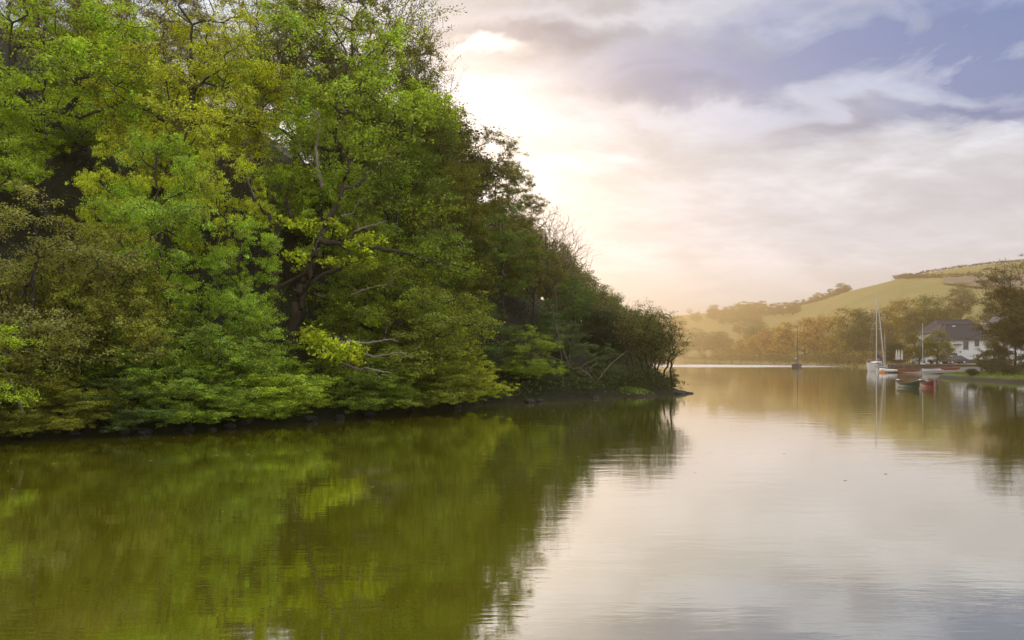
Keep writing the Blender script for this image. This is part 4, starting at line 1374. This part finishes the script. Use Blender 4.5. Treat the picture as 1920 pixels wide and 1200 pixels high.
def house():
    Y = 150.0
    X = lambda px: (px - CX) / F * Y
    Z = lambda py: EYE + (HY - py) / F * Y
    root = empty("white_house", (X(1800), Y, QZ))
    L = np.array(root.location)
    tag(root, "white rendered waterside house with grey slate hipped roofs and a chimney", "house")
    x0, x1 = X(1771) - L[0], X(1862) - L[0]
    ze, zr = Z(637) - L[2], Z(607) - L[2]
    # front block; wall pieces leave real openings for the windows
    wins = [(1806, 1816, 639.5, 654.5), (1827.5, 1836, 637.8, 648.5), (1781, 1795, 662, 671.5)]
    cuts = sorted([(X(a) - L[0], X(b) - L[0], Z(d) - L[2], Z(c) - L[2]) for a, b, c, d in wins])
    m = MB()
    xs_ = [x0] + [v for c in cuts for v in c[:2]] + [x1]
    prev = x0
    th = 0.3
    for (a, b, zb, zt) in cuts:
        m.box(prev, a, 0, th, -0.3, ze - 0.005)
        m.box(a, b, 0, th, -0.3, zb)
        if zt < ze - 0.06:
            m.box(a, b, 0, th, zt, ze - 0.005)
        prev = b
    m.box(prev, x1, 0, th, -0.3, ze - 0.005)
    m.box(x0, x0 + th, th, 7, -0.3, ze - 0.005).box(x1 - th, x1, th, 7, -0.3, ze - 0.005).box(x0 + th, x1 - th, 7 - th, 7, -0.3, ze - 0.005)
    m.build("wall", M_WHITE, root)
    MB().box(x0 - 0.02, x1 + 0.02, -0.05, -0.004, -0.3, 0.75).build("plinth", M_STONE, root)
    for i, (a, b, zb, zt) in enumerate(cuts):
        w = MB()
        f = 0.09
        zt2 = min(zt, ze - 0.06)
        w.box(a, a + f, 0.06, 0.16, zb, zt2).box(b - f, b, 0.06, 0.16, zb, zt2).box(a + f, b - f, 0.06, 0.16, zb, zb + f).box(a + f, b - f, 0.06, 0.16, zt2 - f, zt2)
        w.box((a + b) / 2 - 0.03, (a + b) / 2 + 0.03, 0.07, 0.15, zb + f, zt2 - f)
        if i == 2:
            for k in (1, 2, 3):
                zz = zb + (zt2 - zb) * k / 4
                w.box(a + f, b - f, 0.075, 0.145, zz - 0.02, zz + 0.02)
        wo = w.build("window", M_FRAME if i else M_CURTAIN, root)
        MB().box(a + f, b - f, 0.1, 0.12, zb + f, zt2 - f).build("pane", M_CURTAIN if i == 0 else M_GLASS, wo)
        MB().box(a - 0.06, b + 0.06, -0.08, 0.05, zb - 0.08, zb - 0.002).build("sill", M_FRAME, wo)
    m = MB()
    a, b, vs = hip_roof(m, x0, x1, 0, 7, ze, zr, 2.4, 1.0)
    ro = m.build("roof", M_SLATE, root)
    t = MB().tube([(a[0], a[1], a[2] + 0.03), (b[0], b[1], b[2] + 0.03)], 0.1, 6)
    t.tube([(vs[0][0], vs[0][1], vs[0][2] + 0.03), (a[0], a[1], a[2] + 0.03)], 0.09, 6)
    t.build("ridge", M_RIDGE, ro)
    MB().tube([(x0 - 0.36, -0.42, ze - 0.05), (x1 + 0.36, -0.42, ze - 0.05)], 0.075, 8).build("gutter", M_BLACK, ro)
    # lean-to porch roof, lamp and roof light
    xa, xb = X(1787) - L[0], X(1802) - L[0]
    MB().loft([[(xa, -0.7, Z(647) - L[2]), (xa, -0.004, Z(645) - L[2]), (xa, -0.004, Z(646.2) - L[2])], [(xb, -0.7, Z(647) - L[2]), (xb, -0.004, Z(645) - L[2]), (xb, -0.004, Z(646.2) - L[2])]], closed=True).build("porch_roof", M_RIDGE, root)
    MB().box(X(1799.3) - L[0], X(1801) - L[0], -0.2, -0.003, Z(661) - L[2], Z(658.5) - L[2]).build("wall_lamp", M_BLACK, root)
    f = (Z(610.5) - L[2] - ze) / (zr - ze)
    MB().box(X(1801) - L[0], X(1804.5) - L[0], 3.5 * f - 0.65, 3.5 * f - 0.25, Z(611.5) - L[2], Z(609.5) - L[2]).build("roof_vent", M_WHITE, root)
    ch = MB().box(X(1861) - L[0], X(1869) - L[0], 2.6, 3.6, ze - 1.0, Z(606) - L[2])
    ch.box(X(1860) - L[0], X(1870) - L[0], 2.5, 3.7, Z(606) - L[2] + 0.002, Z(604.6) - L[2])
    ch.build("chimney", M_WHITE, root)
    # middle and rear blocks
    for (pa, pb, y0, y1, pe, pr, hl, hr) in ((1744, 1800, 7.02, 13, 624, 609, 2.3, 0.5), (1739, 1832, 13.02, 22, 624, 600, 2.0, 2.0)):
        Yb = Y + (y0 + y1) / 2
        k = Yb / Y
        xa, xb = (pa - CX) / F * Yb - L[0], (pb - CX) / F * Yb - L[0]
        z1 = EYE + (HY - pe) / F * (Y + y0) - L[2]
        z2 = EYE + (HY - pr) / F * Yb - L[2]
        MB().box(xa, xb, y0, y1, -0.3, z1 - 0.15).build("rear_wall", M_WHITE, root)
        m = MB()
        a, b, vs = hip_roof(m, xa, xb, y0, y1, z1, z2, hl, hr, 0.25)
        ro = m.build("roof", M_SLATE, root)
        red = y0 < 8
        MB().tube([(vs[0][0], vs[0][1], vs[0][2] + .04), (a[0], a[1], a[2] + .04)], 0.12, 6).build("hip_tile", M_REDTILE if red else M_RIDGE, ro)
        MB().tube([(a[0], a[1], a[2] + .04), (b[0], b[1], b[2] + .04)], 0.1, 6).tube([(b[0], b[1], b[2] + .04), (vs[1][0], vs[1][1], vs[1][2] + .04)], 0.09, 6).build("ridge", M_RIDGE, ro)


house()

# second pale house glimpsed behind the cedar
r2 = empty("pale_house", ((1915 - CX) / F * 158, 158, 3.2))
tag(r2, "pale gabled house glimpsed through the cedar's branches", "house")
MB().box(-3.2, 5, 0, 7, -2.4, 4.6).build("wall", M_WHITE, r2)
MB().add([(-3.6, -0.3, 4.6), (5.4, -0.3, 4.6), (5.4, 7.3, 4.6), (-3.6, 7.3, 4.6), (-3.6, 3.5, 7.4), (5.4, 3.5, 7.4)], [(0, 1, 5, 4), (2, 3, 4, 5), (0, 4, 3), (1, 2, 5), (3, 2, 1, 0)]).build("roof", plain("pale_slate", (0.28, 0.27, 0.30), 0.5, 0.15, 3), r2)
for xx in (-1.6, 1.4):
    wo = MB().box(xx, xx + 1.1, -0.05, -0.003, 1.2, 2.7).build("window", M_FRAME, r2)
    MB().box(xx + 0.1, xx + 1.0, -0.07, -0.053, 1.3, 2.6).build("pane", M_GLASS, wo)


# cars ------------------------------------------------------------------------------------
def car(px, Y, paint, label, rz=0.0, length=4.2, z=QZ):
    X = (px - CX) / F * Y
    r = empty("parked_car", (X, Y, z), rz)
    tag(r, label, "car", "cars parked on the quay")
    l = length / 2
    prof = [(-l, 0.35), (-l, 0.72), (-l + 0.15, 0.85), (-l * 0.45, 0.92), (l * 0.55, 0.95), (l * 0.95, 0.85), (l, 0.7), (l, 0.35)]
    secs = []
    for y, k, dz in ((-0.85, 0.97, 0.03), (-0.8, 1, 0), (0.8, 1, 0), (0.85, 0.97, 0.03)):
        secs.append([(x * k, y, zz - (dz if zz > 0.6 else -dz)) for x, zz in prof])
    MB().loft(secs, closed=True).build("body", paint, r, smooth=False, bevel=0.04)
    cab = [(-l * 0.5, 0.9), (-l * 0.2, 1.38), (l * 0.45, 1.42), (l * 0.85, 0.9)]
    secs = [[(x, s * (0.78 if zz < 1 else 0.62), zz) for x, zz in cab] for s in (-1, 1)]
    MB().loft(secs, closed=True).build("window", M_GLASS, r)
    MB().box(-l * 0.19, l * 0.44, -0.6, 0.6, 1.385, 1.46).build("roof", paint, r, bevel=0.03)
    for sx in (-0.62, 0.6):
        for sy in (-1, 1):
            w = MB().tube([(l * sx, sy * 0.88, 0.32), (l * sx, sy * 0.68, 0.32)], 0.32, 16).build("wheel", M_TYRE, r)
            MB().tube([(l * sx, sy * 0.895, 0.32), (l * sx, sy * 0.882, 0.32)], 0.19, 12).build("rim", M_CHROME, w)
    for sy in (-0.6, 0.6):
        MB().box(-l - 0.02, -l + 0.06, sy - 0.15, sy + 0.15, 0.6, 0.74).build("headlight", M_GEL_W, r)


car(1766, 134, M_CAR_R, "maroon car parked on the quay beside the willow's dark trunk", 0.12)
car(1789, 136, M_CAR_D, "black car parked on the quay under the house's white wall", -0.05)
car(1722, 136, M_CAR_B, "pale blue car parked near the closed parasols", 1.2)

# closed parasols on the terrace
for px, Y, lab in ((1681, 140, "first closed cream parasol from the white yacht, in the terrace row"), (1685.5, 140.5, "closed cream parasol second from the white yacht"), (1691, 139, "closed parasol at the end of the first three"), (1714, 140, "closed cream parasol beside the pale blue car"), (1719, 141, "thin closed parasol hidden partly by the willow leaves"), (1750, 146, "white closed parasol behind the willow trunk")):
    X = (px - CX) / F * Y
    r = empty("parasol", (X, Y, QZ))
    tag(r, lab, "parasol", "closed parasols on the terrace")
    MB().tube([(0, 0, -0.05), (0, 0, 2.6)], 0.03, 6).build("pole", M_WOOD, r)
    MB().tube([(0, 0, 0.75), (0, 0, 0.95), (0, 0, 1.7), (0, 0, 2.35), (0, 0, 2.5)], [0.16, 0.2, 0.15, 0.08, 0.02], 8).build("canopy", M_CANVAS, r, smooth=True)

# flagpole
r = empty("flagpole", ((1730 - CX) / F * 128.6, 128.6, QZ - 0.05))
tag(r, "slim white flagpole standing on the quay edge", "flagpole")
MB().tube([(0, 0, 0), (0, 0, 6.5)], [0.05, 0.03], 8).build("pole", M_GEL_W, r)
MB().box(-0.25, 0.25, -0.25, 0.25, 0.0, 0.25).build("base", M_WHITE, r)
MB().tube([(0, 0, 6.5), (0, 0, 6.56), (0, 0, 6.64)], [0.03, 0.06, 0.02], 8).build("finial", M_GEL_W, r)

# timber staging and posts at the end of the quay
r = empty("timber_staging", ((1697 - CX) / F * 125.6, 125.6, 0))
tag(r, "weathered timber staging of posts and rails against the quay", "jetty")
for i in range(9):
    MB().tube([(-1.4 + i * 0.36, 0.1 * (i % 2), -0.8), (-1.4 + i * 0.36 + rr.uniform(-.08, .08), 0.1 * (i % 2), 1.2 + rr.uniform(-0.1, 0.9))], 0.055, 6).build("post", M_WOOD, r)
for zz in (0.55, 1.0, 1.35):
    MB().box(-1.6, 1.7, -0.12, -0.065, zz, zz + 0.12).build("rail", M_WOOD, r)
r = empty("pontoon", ((1677 - CX) / F * 124, 124, 0))
tag(r, "low orange brown wooden pontoon beside the small motor boats", "pontoon")
for i in range(9):
    MB().box(-1.2 + i * 0.27, -0.95 + i * 0.27, -0.7, 0.7, 0.42, 0.47).build("plank", M_ORANGE, r)
MB().box(-1.15, 1.15, -0.6, -0.5, 0.2, 0.415).box(-1.15, 1.15, 0.5, 0.6, 0.2, 0.415).build("beam", M_WOOD, r)
for sx in (-1, 1):
    MB().tube([(sx * 1.1, -0.75, -0.8), (sx * 1.1, -0.75, 1.1)], 0.09, 8).build("post", M_ORANGE, r)


# boats -----------------------------------------------------------------------------------
def yacht_hull(L, B, zd, bow_up=0.35, n=16, draft=0.25):
    outer = []
    for i in range(n + 1):
        t_ = i / n
        b = B / 2 * (0.72 + 0.28 * math.sin(min(t_ / 0.45, 1) * math.pi / 2)) * (1 if t_ < 0.45 else max(0.02, math.cos((t_ - 0.45) / 0.55 * math.pi / 2)) ** 0.75)
        zg = zd + bow_up * max(0, (t_ - 0.35) / 0.65) ** 1.6 - 0.06 * math.sin(t_ * 3.14)
        x = -L / 2 + L * t_
        sec = []
        for k in range(9):
            an = math.pi * k / 8
            rake = 0.5 * max(0, t_ - 0.8) / 0.2
            f = math.sin(an) ** 0.8
            sec.append((x - rake * f + (0.25 * f if t_ < 0.05 else 0), b * math.copysign(abs(math.cos(an)) ** 0.7, math.cos(an)), zg - (zg + draft) * f))
        outer.append(sec)
    return outer


def sail_boat(name, px, Y, rz, L, B, mast_h, hull_mat, label, zd=0.95, cover=None, small=False, mast_x=0.6, cat="sailboat", wash=None):
    X = (px - CX) / F * Y
    r = empty(name, (X, Y, 0), rz)
    tag(r, label, cat)
    secs = yacht_hull(L, B, zd)
    MB().loft(secs).build("hull", hull_mat, r, smooth=True)
    # deck just inside the gunwale
    dk = [[(s[0][0], s[0][1] * 0.97, s[0][2] + 0.012), (s[8][0], s[8][1] * 0.97, s[8][2] + 0.012)] for s in secs]
    MB().loft(dk, caps=False).build("deck", M_GEL_W if wash is None else wash, r)
    MB().tube([(s[0][0], s[0][1], s[0][2] + 0.03) for s in secs] , 0.035, 6).tube([(s[8][0], s[8][1], s[8][2] + 0.03) for s in secs], 0.035, 6).build("gunwale", M_WOOD, r)
    # cabin
    ca = []
    for x, hw, h in ((-0.10 * L, 0.30 * B, 0.0), (-0.08 * L, 0.30 * B, 0.50), (0.12 * L, 0.26 * B, 0.46), (0.26 * L, 0.17 * B, 0.22), (0.30 * L, 0.14 * B, 0.0)):
        ca.append([(x, -hw, zd - 0.02), (x, -hw * 0.85, zd + h + 0.03), (x, 0, zd + h * 1.12 + 0.04), (x, hw * 0.85, zd + h + 0.03), (x, hw, zd - 0.02)])
    MB().loft(ca).build("cabin", M_GEL_W if wash is None else wash, r)
    for s in (-1, 1):
        for xx in (-0.03, 0.08):
            MB().box(xx * L, (xx + 0.07) * L, min(s * 0.245 * B, s * 0.29 * B), max(s * 0.245 * B, s * 0.29 * B), zd + 0.17, zd + 0.33).build("cabin_window", M_GLASS, r)
    mx = (mast_x - 0.5) * L
    MB().tube([(mx, 0, zd + 0.2), (mx, 0, mast_h)], [0.10, 0.07], 8).build("mast", M_ALU if hull_mat is not M_BLACK else M_BLACK, r)
    sp = 0.55 * mast_h
    for zz, hw in ((sp, 0.42 * B), (0.76 * mast_h, 0.3 * B)):
        MB().tube([(mx, -hw, zz), (mx, hw, zz)], 0.025, 6).build("spreader", M_ALU, r)
    bo = MB().tube([(mx, 0, zd + 0.95), (mx - 0.40 * L, 0, zd + 0.95)], 0.05, 8).build("boom", M_ALU, r)
    if cover:
        MB().tube([(mx - 0.02, 0, zd + 2.1), (mx - 0.08 * L, 0, zd + 1.35), (mx - 0.22 * L, 0, zd + 1.12), (mx - 0.41 * L, 0, zd + 1.05)], [0.10, 0.30, 0.30, 0.14], 10).build("sail_cover", cover, bo, smooth=True)
    rg = MB()
    for a, b in (((mx, 0, mast_h - 0.05), (L / 2 - 0.15, 0, zd + 0.3)), ((mx, 0, mast_h - 0.05), (-L / 2 + 0.2, 0, zd)), ((mx, 0, mast_h - 0.05), (mx - 0.1, 0.46 * B, zd)), ((mx, 0, mast_h - 0.05), (mx - 0.1, -0.46 * B, zd))):
        rg.tube([a, b], 0.008, 4)
    for j, seg_ in enumerate([0]):
        rg.build("rigging", M_ALU, r)["kind"] = "stuff"
    rail = MB()
    for s in (0, 8):
        rail.tube([(sec[s][0], sec[s][1] * 0.96, sec[s][2] + 0.5) for sec in secs[0:5]], 0.014, 5)
        rail.tube([(sec[s][0], sec[s][1] * 0.96, sec[s][2] + 0.5) for sec in secs[12:17]], 0.014, 5)
        for i in (0, 4, 12, 15):
            sec = secs[i]
            rail.tube([(sec[s][0], sec[s][1] * 0.96, sec[s][2]), (sec[s][0], sec[s][1] * 0.96, sec[s][2] + 0.5)], 0.014, 5)
    rail.build("guard_rail", M_ALU, r)
    return r


y = sail_boat("white_yacht", 1644, 139, math.radians(218), 6.6, 2.4, 13.3, M_GEL_W, "white sailing yacht with tall mast and blue sail cover, moored off the quay", 1.15, M_BLUE, mast_x=0.52)
sail_boat("black_sailboat", 1495, 206, math.radians(60), 6.5, 2.3, 10.3, M_BLACK, "dark sailboat moored alone in midstream on the bright water", 0.75, M_BLACK, mast_x=0.52, wash=M_RUBBER)
# the leaning pale spars behind the yacht
r = empty("leaning_spar", ((1657 - CX) / F * 137.5, 137.5, 0.4))
tag(r, "thick pale spar leaning behind the white yacht's mast", "spar")
MB().tube([(0.15, 0, 0.0), (-0.75, 0.1, 9.6)], [0.11, 0.07], 8).build("spar", M_ALU, r)
r = empty("thin_spar", ((1659 - CX) / F * 136.5, 136.5, 0.3))
tag(r, "short thin mast of the small boat beside the white yacht", "mast")
MB().tube([(0.1, 0, 0), (-0.02, 0, 6.2)], [0.05, 0.035], 8).build("mast", M_ALU, r)


def motor_boat(name, px, Y, rz, L, B, label, paint, trim, z=0.0):
    X = (px - CX) / F * Y
    r = empty(name, (X, Y, z), rz)
    tag(r, label, "boat")
    secs = yacht_hull(L, B, 0.6, 0.25, 12, 0.2)
    MB().loft(secs).build("hull", paint, r, smooth=True)
    inn = [[(s[0][0], s[0][1] * 0.93, s[0][2] + 0.01), (s[0][0], s[0][1] * 0.86, 0.34), (s[8][0], s[8][1] * 0.86, 0.34), (s[8][0], s[8][1] * 0.93, s[8][2] + 0.01)] for s in secs[:-1]]
    MB().loft(inn, caps=False).build("cockpit", trim, r)
    MB().tube([(s[0][0], s[0][1], s[0][2] + 0.02) for s in secs], 0.05, 6).tube([(s[8][0], s[8][1], s[8][2] + 0.02) for s in secs], 0.05, 6).build("gunwale", trim, r)
    MB().box(-0.05 * L, 0.16 * L, -0.3 * B, 0.3 * B, 0.6, 0.98).build("console", M_GEL_W, r, bevel=0.05)
    MB().loft([[(0.17 * L, -0.3 * B, 0.98), (0.17 * L, 0.3 * B, 0.98)], [(0.11 * L, -0.27 * B, 1.3), (0.11 * L, 0.27 * B, 1.3)]], caps=False).build("windscreen", M_GLASS, r)
    e = MB().box(-L / 2 - 0.32, -L / 2 + 0.02, -0.17, 0.17, 0.62, 1.02).build("outboard_motor", M_BLACK, r, bevel=0.06)
    MB().box(-L / 2 - 0.24, -L / 2 - 0.06, -0.06, 0.06, -0.15, 0.62).build("motor_leg", M_BLACK, e)
    return r


motor_boat("motor_boat", 1655.5, 131, math.radians(212), 3.9, 1.7, "small white motor boat tied between the yacht and the inflatable dinghy", M_GEL_W, M_BLACK)
# inflatable dinghy
r = empty("inflatable_dinghy", ((1666 - CX) / F * 123.5, 123.5, 0.0), math.radians(200))
tag(r, "pale inflatable dinghy with dark outboard beside the orange pontoon", "dinghy")
pts = [(-1.5, -0.62, 0.32), (0.2, -0.66, 0.32), (0.95, -0.52, 0.38), (1.4, -0.2, 0.45), (1.5, 0, 0.47), (1.4, 0.2, 0.45), (0.95, 0.52, 0.38), (0.2, 0.66, 0.32), (-1.5, 0.62, 0.32)]
MB().tube(pts, [0.14, 0.23, 0.23, 0.23, 0.23, 0.23, 0.23, 0.23, 0.14], 10).build("tube", M_GEL_W, r, smooth=True)
MB().box(-1.3, 1.0, -0.5, 0.5, 0.08, 0.16).build("floor", M_RUBBER, r)
MB().box(-1.36, -1.28, -0.5, 0.5, 0.1, 0.62).build("transom", M_WOOD, r)
e = MB().box(-1.75, -1.37, -0.17, 0.17, 0.5, 1.0).build("outboard_motor", M_BLACK, r, bevel=0.06)
MB().box(-1.65, -1.5, -0.06, 0.06, -0.15, 0.5).build("motor_leg", M_BLACK, e)
MB().box(0.0, 0.3, -0.55, 0.55, 0.4, 0.46).build("seat", M_RUBBER, r)
r = link("mooring_buoy", MB().tube([(0, 0, -0.2), (0, 0, -0.1), (0, 0, 0.15), (0, 0, 0.42), (0, 0, 0.5)], [0.1, 0.27, 0.33, 0.22, 0.06], 12).mesh("mooring_buoy", True), None, M_ORANGEP)
r.location = ((1654.5 - CX) / F * 122.5, 122.5, 0)
tag(r, "orange buoy afloat beside the pale dinghy", "buoy")


def canoe(name, px, Y, rz, L, B, paint, inside, label, cat="canoe", h=0.36, up=0.2, z=0.0, roll=0.0, flat=False, ends=None, group=None):
    X = (px - CX) / F * Y
    r = empty(name, (X, Y, z), rz)
    r.rotation_euler = (roll, 0, rz)
    tag(r, label, cat, group)
    n = 18
    outer, inner = [], []
    for i in range(n + 1):
        t_ = -1 + 2 * i / n
        b = B / 2 * max(0.02, (1 - abs(t_) ** 2.4)) ** 0.8
        zg = h + up * abs(t_) ** 3
        zk = -0.08 + 0.10 * abs(t_) ** 4
        so, si = [], []
        for k in range(9):
            an = math.pi * k / 8
            f = math.sin(an) ** 0.7
            cx_ = math.copysign(abs(math.cos(an)) ** 0.7, math.cos(an))
            so.append((t_ * L / 2 * (1 - 0.03 * f * abs(t_) ** 6), b * cx_, zg - (zg - zk) * f))
            si.append((t_ * L / 2 * 0.97, b * 0.9 * cx_, zg + 0.005 - (zg - zk - 0.05) * f))
        outer.append(so)
        inner.append(si)
    MB().loft(outer, caps=False).build("hull", paint, r, smooth=True)
    if flat:
        MB().loft([[s[0], ((s[0][0]), 0, s[0][2] + 0.06), s[8]] for s in outer], caps=False).build("deck", paint, r, smooth=True)
        MB().tube([(-0.3, 0, h + 0.068), (-0.3, 0, h + 0.10)], 0.24, 12).build("cockpit_rim", M_BLACK, r)
    else:
        MB().loft(inner, caps=False).build("lining", inside, r, smooth=True)
        for tx in (-0.5, 0.02, 0.5):
            bb = B / 2 * (1 - abs(tx) ** 2.4) ** 0.8
            MB().box(tx * L / 2 - 0.1, tx * L / 2 + 0.1, -bb * 0.94, bb * 0.94, h - 0.08, h - 0.05).build("seat", M_WOOD, r)
    for s in (0, 8):
        MB().tube([q_[s] for q_ in outer], 0.026, 6).build("gunwale", M_WOOD if not flat else paint, r)
    for e_ in (-1, 1):
        MB().loft([[(e_ * L / 2 * 0.985, 0, h + up), (e_ * L / 2 * 0.88, 0.14 * B, h + up * 0.7), (e_ * L / 2 * 0.88, -0.14 * B, h + up * 0.7)], [(e_ * L / 2 * 0.985, 0, h + up + 0.03), (e_ * L / 2 * 0.88, 0.14 * B, h + up * 0.7 + 0.03), (e_ * L / 2 * 0.88, -0.14 * B, h + up * 0.7 + 0.03)]], closed=True).build("end_deck", ends or paint, r)
    return r


canoe("green_canoe", 1702, 60.5, math.radians(-95), 4.2, 0.92, M_GREEN, M_WOOD, "dark green open canoe afloat off the grass bank", ends=M_GEL_W, h=0.37)
canoe("red_canoe", 1737, 61.5, math.radians(-103), 4.0, 0.9, M_RED, M_WOOD, "crimson open canoe tied beside the green canoe", ends=M_GEL_W, h=0.35)
canoe("red_skiff", 1704, 121.0, math.radians(4), 3.6, 1.2, M_DULLRED, M_DULLRED, "dull red long skiff lying below the stone quay", "skiff", h=0.5, up=0.1)
canoe("white_kayak", 1749, 117.0, math.radians(8), 3.4, 0.66, M_GEL_W, M_GEL_W, "white kayak drawn up beside the grass bank", "kayak", h=0.3, up=0.12, flat=True, z=0.25)
canoe("red_kayak", 1782, 115.5, math.radians(6), 3.0, 0.62, M_DULLRED, M_DULLRED, "red kayak lying behind the white kayak on the grass", "kayak", h=0.28, up=0.1, flat=True, z=0.62)
# pebbly foreshore under the kayaks
me = grid_mesh("foreshore", np.linspace(58.2, 72, 20), np.linspace(113.5, 127, 14), lambda P: 0.05 + 0.05 * (P[:, 0] - 58.5) + 0.02 * (P[:, 1] - 116) + vnoise(P, 1.2, 6) * 0.05)
tag(link("ground", me, None, M_QUAY), "muddy foreshore between quay wall and grass bank", kind='structure')

# trees and bushes of the near right bank
def bank_z(x, y):
    return float(spit_height(np.array([(x, y)]))[0])


for name, key, px, Y, top, wide, col, cat, lab, zb in (
    ("cedar_tree", "cedar", 1948, 84, 476, 1.0, (0.12, 0.095, 0.010), "tree", "dark layered cedar leaning out from the grass bank at the picture's edge", None),
    ("oak_tree", "oak", 1950, 93, 500, 0.75, (0.13, 0.12, 0.012), "tree", "dense brownish oak close behind the layered cedar", 0.9),
    ("thorn_tree", "oak2", 1905, 86, 590, 1.0, (0.10, 0.09, 0.010), "tree", "short dense thorn tree under the cedar's outer boughs", None),
    ("willow_tree", "far_c", 1757, 130, 616, 0.95, (0.20, 0.20, 0.012), "tree", "rounded green tree with a dark trunk in front of the white wall", QZ),
    ("willow_tree", "far_a", 1722, 133, 622, 0.9, (0.18, 0.17, 0.012), "tree", "smaller olive tree beside the flagpole", QZ),
    ("round_bush", "holly", 1683, 150, 640, 1.9, (0.055, 0.06, 0.015), "bush", "dark dome shaped bush behind the closed parasols", QZ),
    ("palm_shrub", "hazel", 1688, 141.5, 656, 1.0, (0.20, 0.17, 0.02), "shrub", "small golden shrub just above the closed parasols", QZ),
    ("bank_bush", "hazel2", 1840, 100, 648, 0.95, (0.13, 0.13, 0.02), "bush", "bushy olive shrub before the house's lattice window", 0.9),
    ("bank_bush", "hazel", 1866, 92, 640, 1.0, (0.14, 0.09, 0.03), "bush", "brown tinged bush between the olive shrub and the cedar", 0.8),
    ("bank_tree", "sparse2", 1862, 112, 600, 0.55, (0.16, 0.16, 0.02), "tree", "thin yellowish tree with pale stems hiding the chimney's foot", 1.0),
    ("bank_tree", "oak2", 1880, 108, 596, 0.62, (0.11, 0.12, 0.02), "tree", "green tree behind the cedar's lower branches", 1.0),
    ("clipped_bush", "holly", 1822, 83, 690, 2.6, (0.05, 0.085, 0.012), "bush", "low rounded bush on the grass bank", None),
    ("bank_bush", "hazel2", 1885, 80, 660, 1.2, (0.09, 0.08, 0.02), "bush", "tangled brown bush at the cedar's foot", None),
    ("bank_bush", "hazel", 1925, 82, 655, 1.1, (0.08, 0.09, 0.015), "bush", "dark bush at the picture's edge under the cedar", None),
    ("bank_bush", "hazel", 1858, 84, 668, 1.2, (0.11, 0.11, 0.018), "bush", "olive bush standing on the grass between low round bush and cedar", None),
):
    X = (px - CX) / F * Y
    z = bank_z(X, Y) if zb is None else zb
    h = EYE + (HY - top) / F * Y - z
    tree(name, key, X, Y, z, h, col, lab, None, rr.uniform(0, 6), wide, cat)

# grass on the bank
rng = np.random.RandomState(71)
P = np.column_stack([rng.uniform(46, 68, 26000), rng.uniform(64, 104, 26000)])
d = -poly_dist(P, SPIT)
P = P[(d > 0.55)]
z = spit_height(P)
V, Q = leaves(rng, np.column_stack([P, z + 0.03]), 1, 0.03, 0.4, 0.11, 0.0)
me = np_mesh("grass", V, [Q]); me.materials.append(M_LEAF)
o = tag(link("grass", me), "short green grass along the bank's edge", kind='stuff'); o.color = (0.13, 0.19, 0.010, 1)


# scraps of leaf and foam floating near the wooded bank
rng = np.random.RandomState(91)
P = np.column_stack([rng.uniform(-16, 14, 900), rng.uniform(9, 46, 900)])
P = P[poly_dist(P, BANK) < -0.3]
P = P[rng.uniform(size=len(P)) < np.clip((P[:, 1] - 8) / 40, 0.05, 0.5)]
n = len(P)
a = rng.uniform(0, 6.28, n)
r = rng.uniform(0.012, 0.045, n)
k = np.arange(5) * 2 * np.pi / 5
V = np.stack([P[:, None, 0] + r[:, None] * np.cos(a[:, None] + k) * rng.uniform(0.6, 1.3, (n, 5)), P[:, None, 1] + r[:, None] * np.sin(a[:, None] + k), np.full((n, 5), 0.006)], -1).reshape(-1, 3)
me = np_mesh("floating_scraps", V, [np.arange(n * 5).reshape(-1, 5)])
tag(link("floating_leaves", me, None, plain("floating_leaf", (0.30, 0.26, 0.14), 0.7, 0.4, 30)), "scattered leaf scraps and foam specks floating by the wooded bank", kind='stuff')

r = empty("fallen_branch", PW(28, 745, 21.6))
tag(r, "pale bare stem slanting down to the water beneath the bronze bush", "branch")
pts = [PW(px, py, Y) - np.array(r.location) for px, py, Y in ((-6, 672, 22.0), (12, 700, 21.8), (26, 724, 21.6), (36, 750, 21.4), (44, 778, 21.2))]
MB().tube([tuple(p) for p in pts], [0.03, 0.032, 0.036, 0.04, 0.045], 7).tube([tuple(pts[2]), tuple(pts[2] + np.array([0.35, -0.1, 0.12])), tuple(pts[2] + np.array([0.6, -0.15, 0.1]))], [0.02, 0.014, 0.006], 5).build("bare_stem", M_DEADWOOD, r, smooth=True)
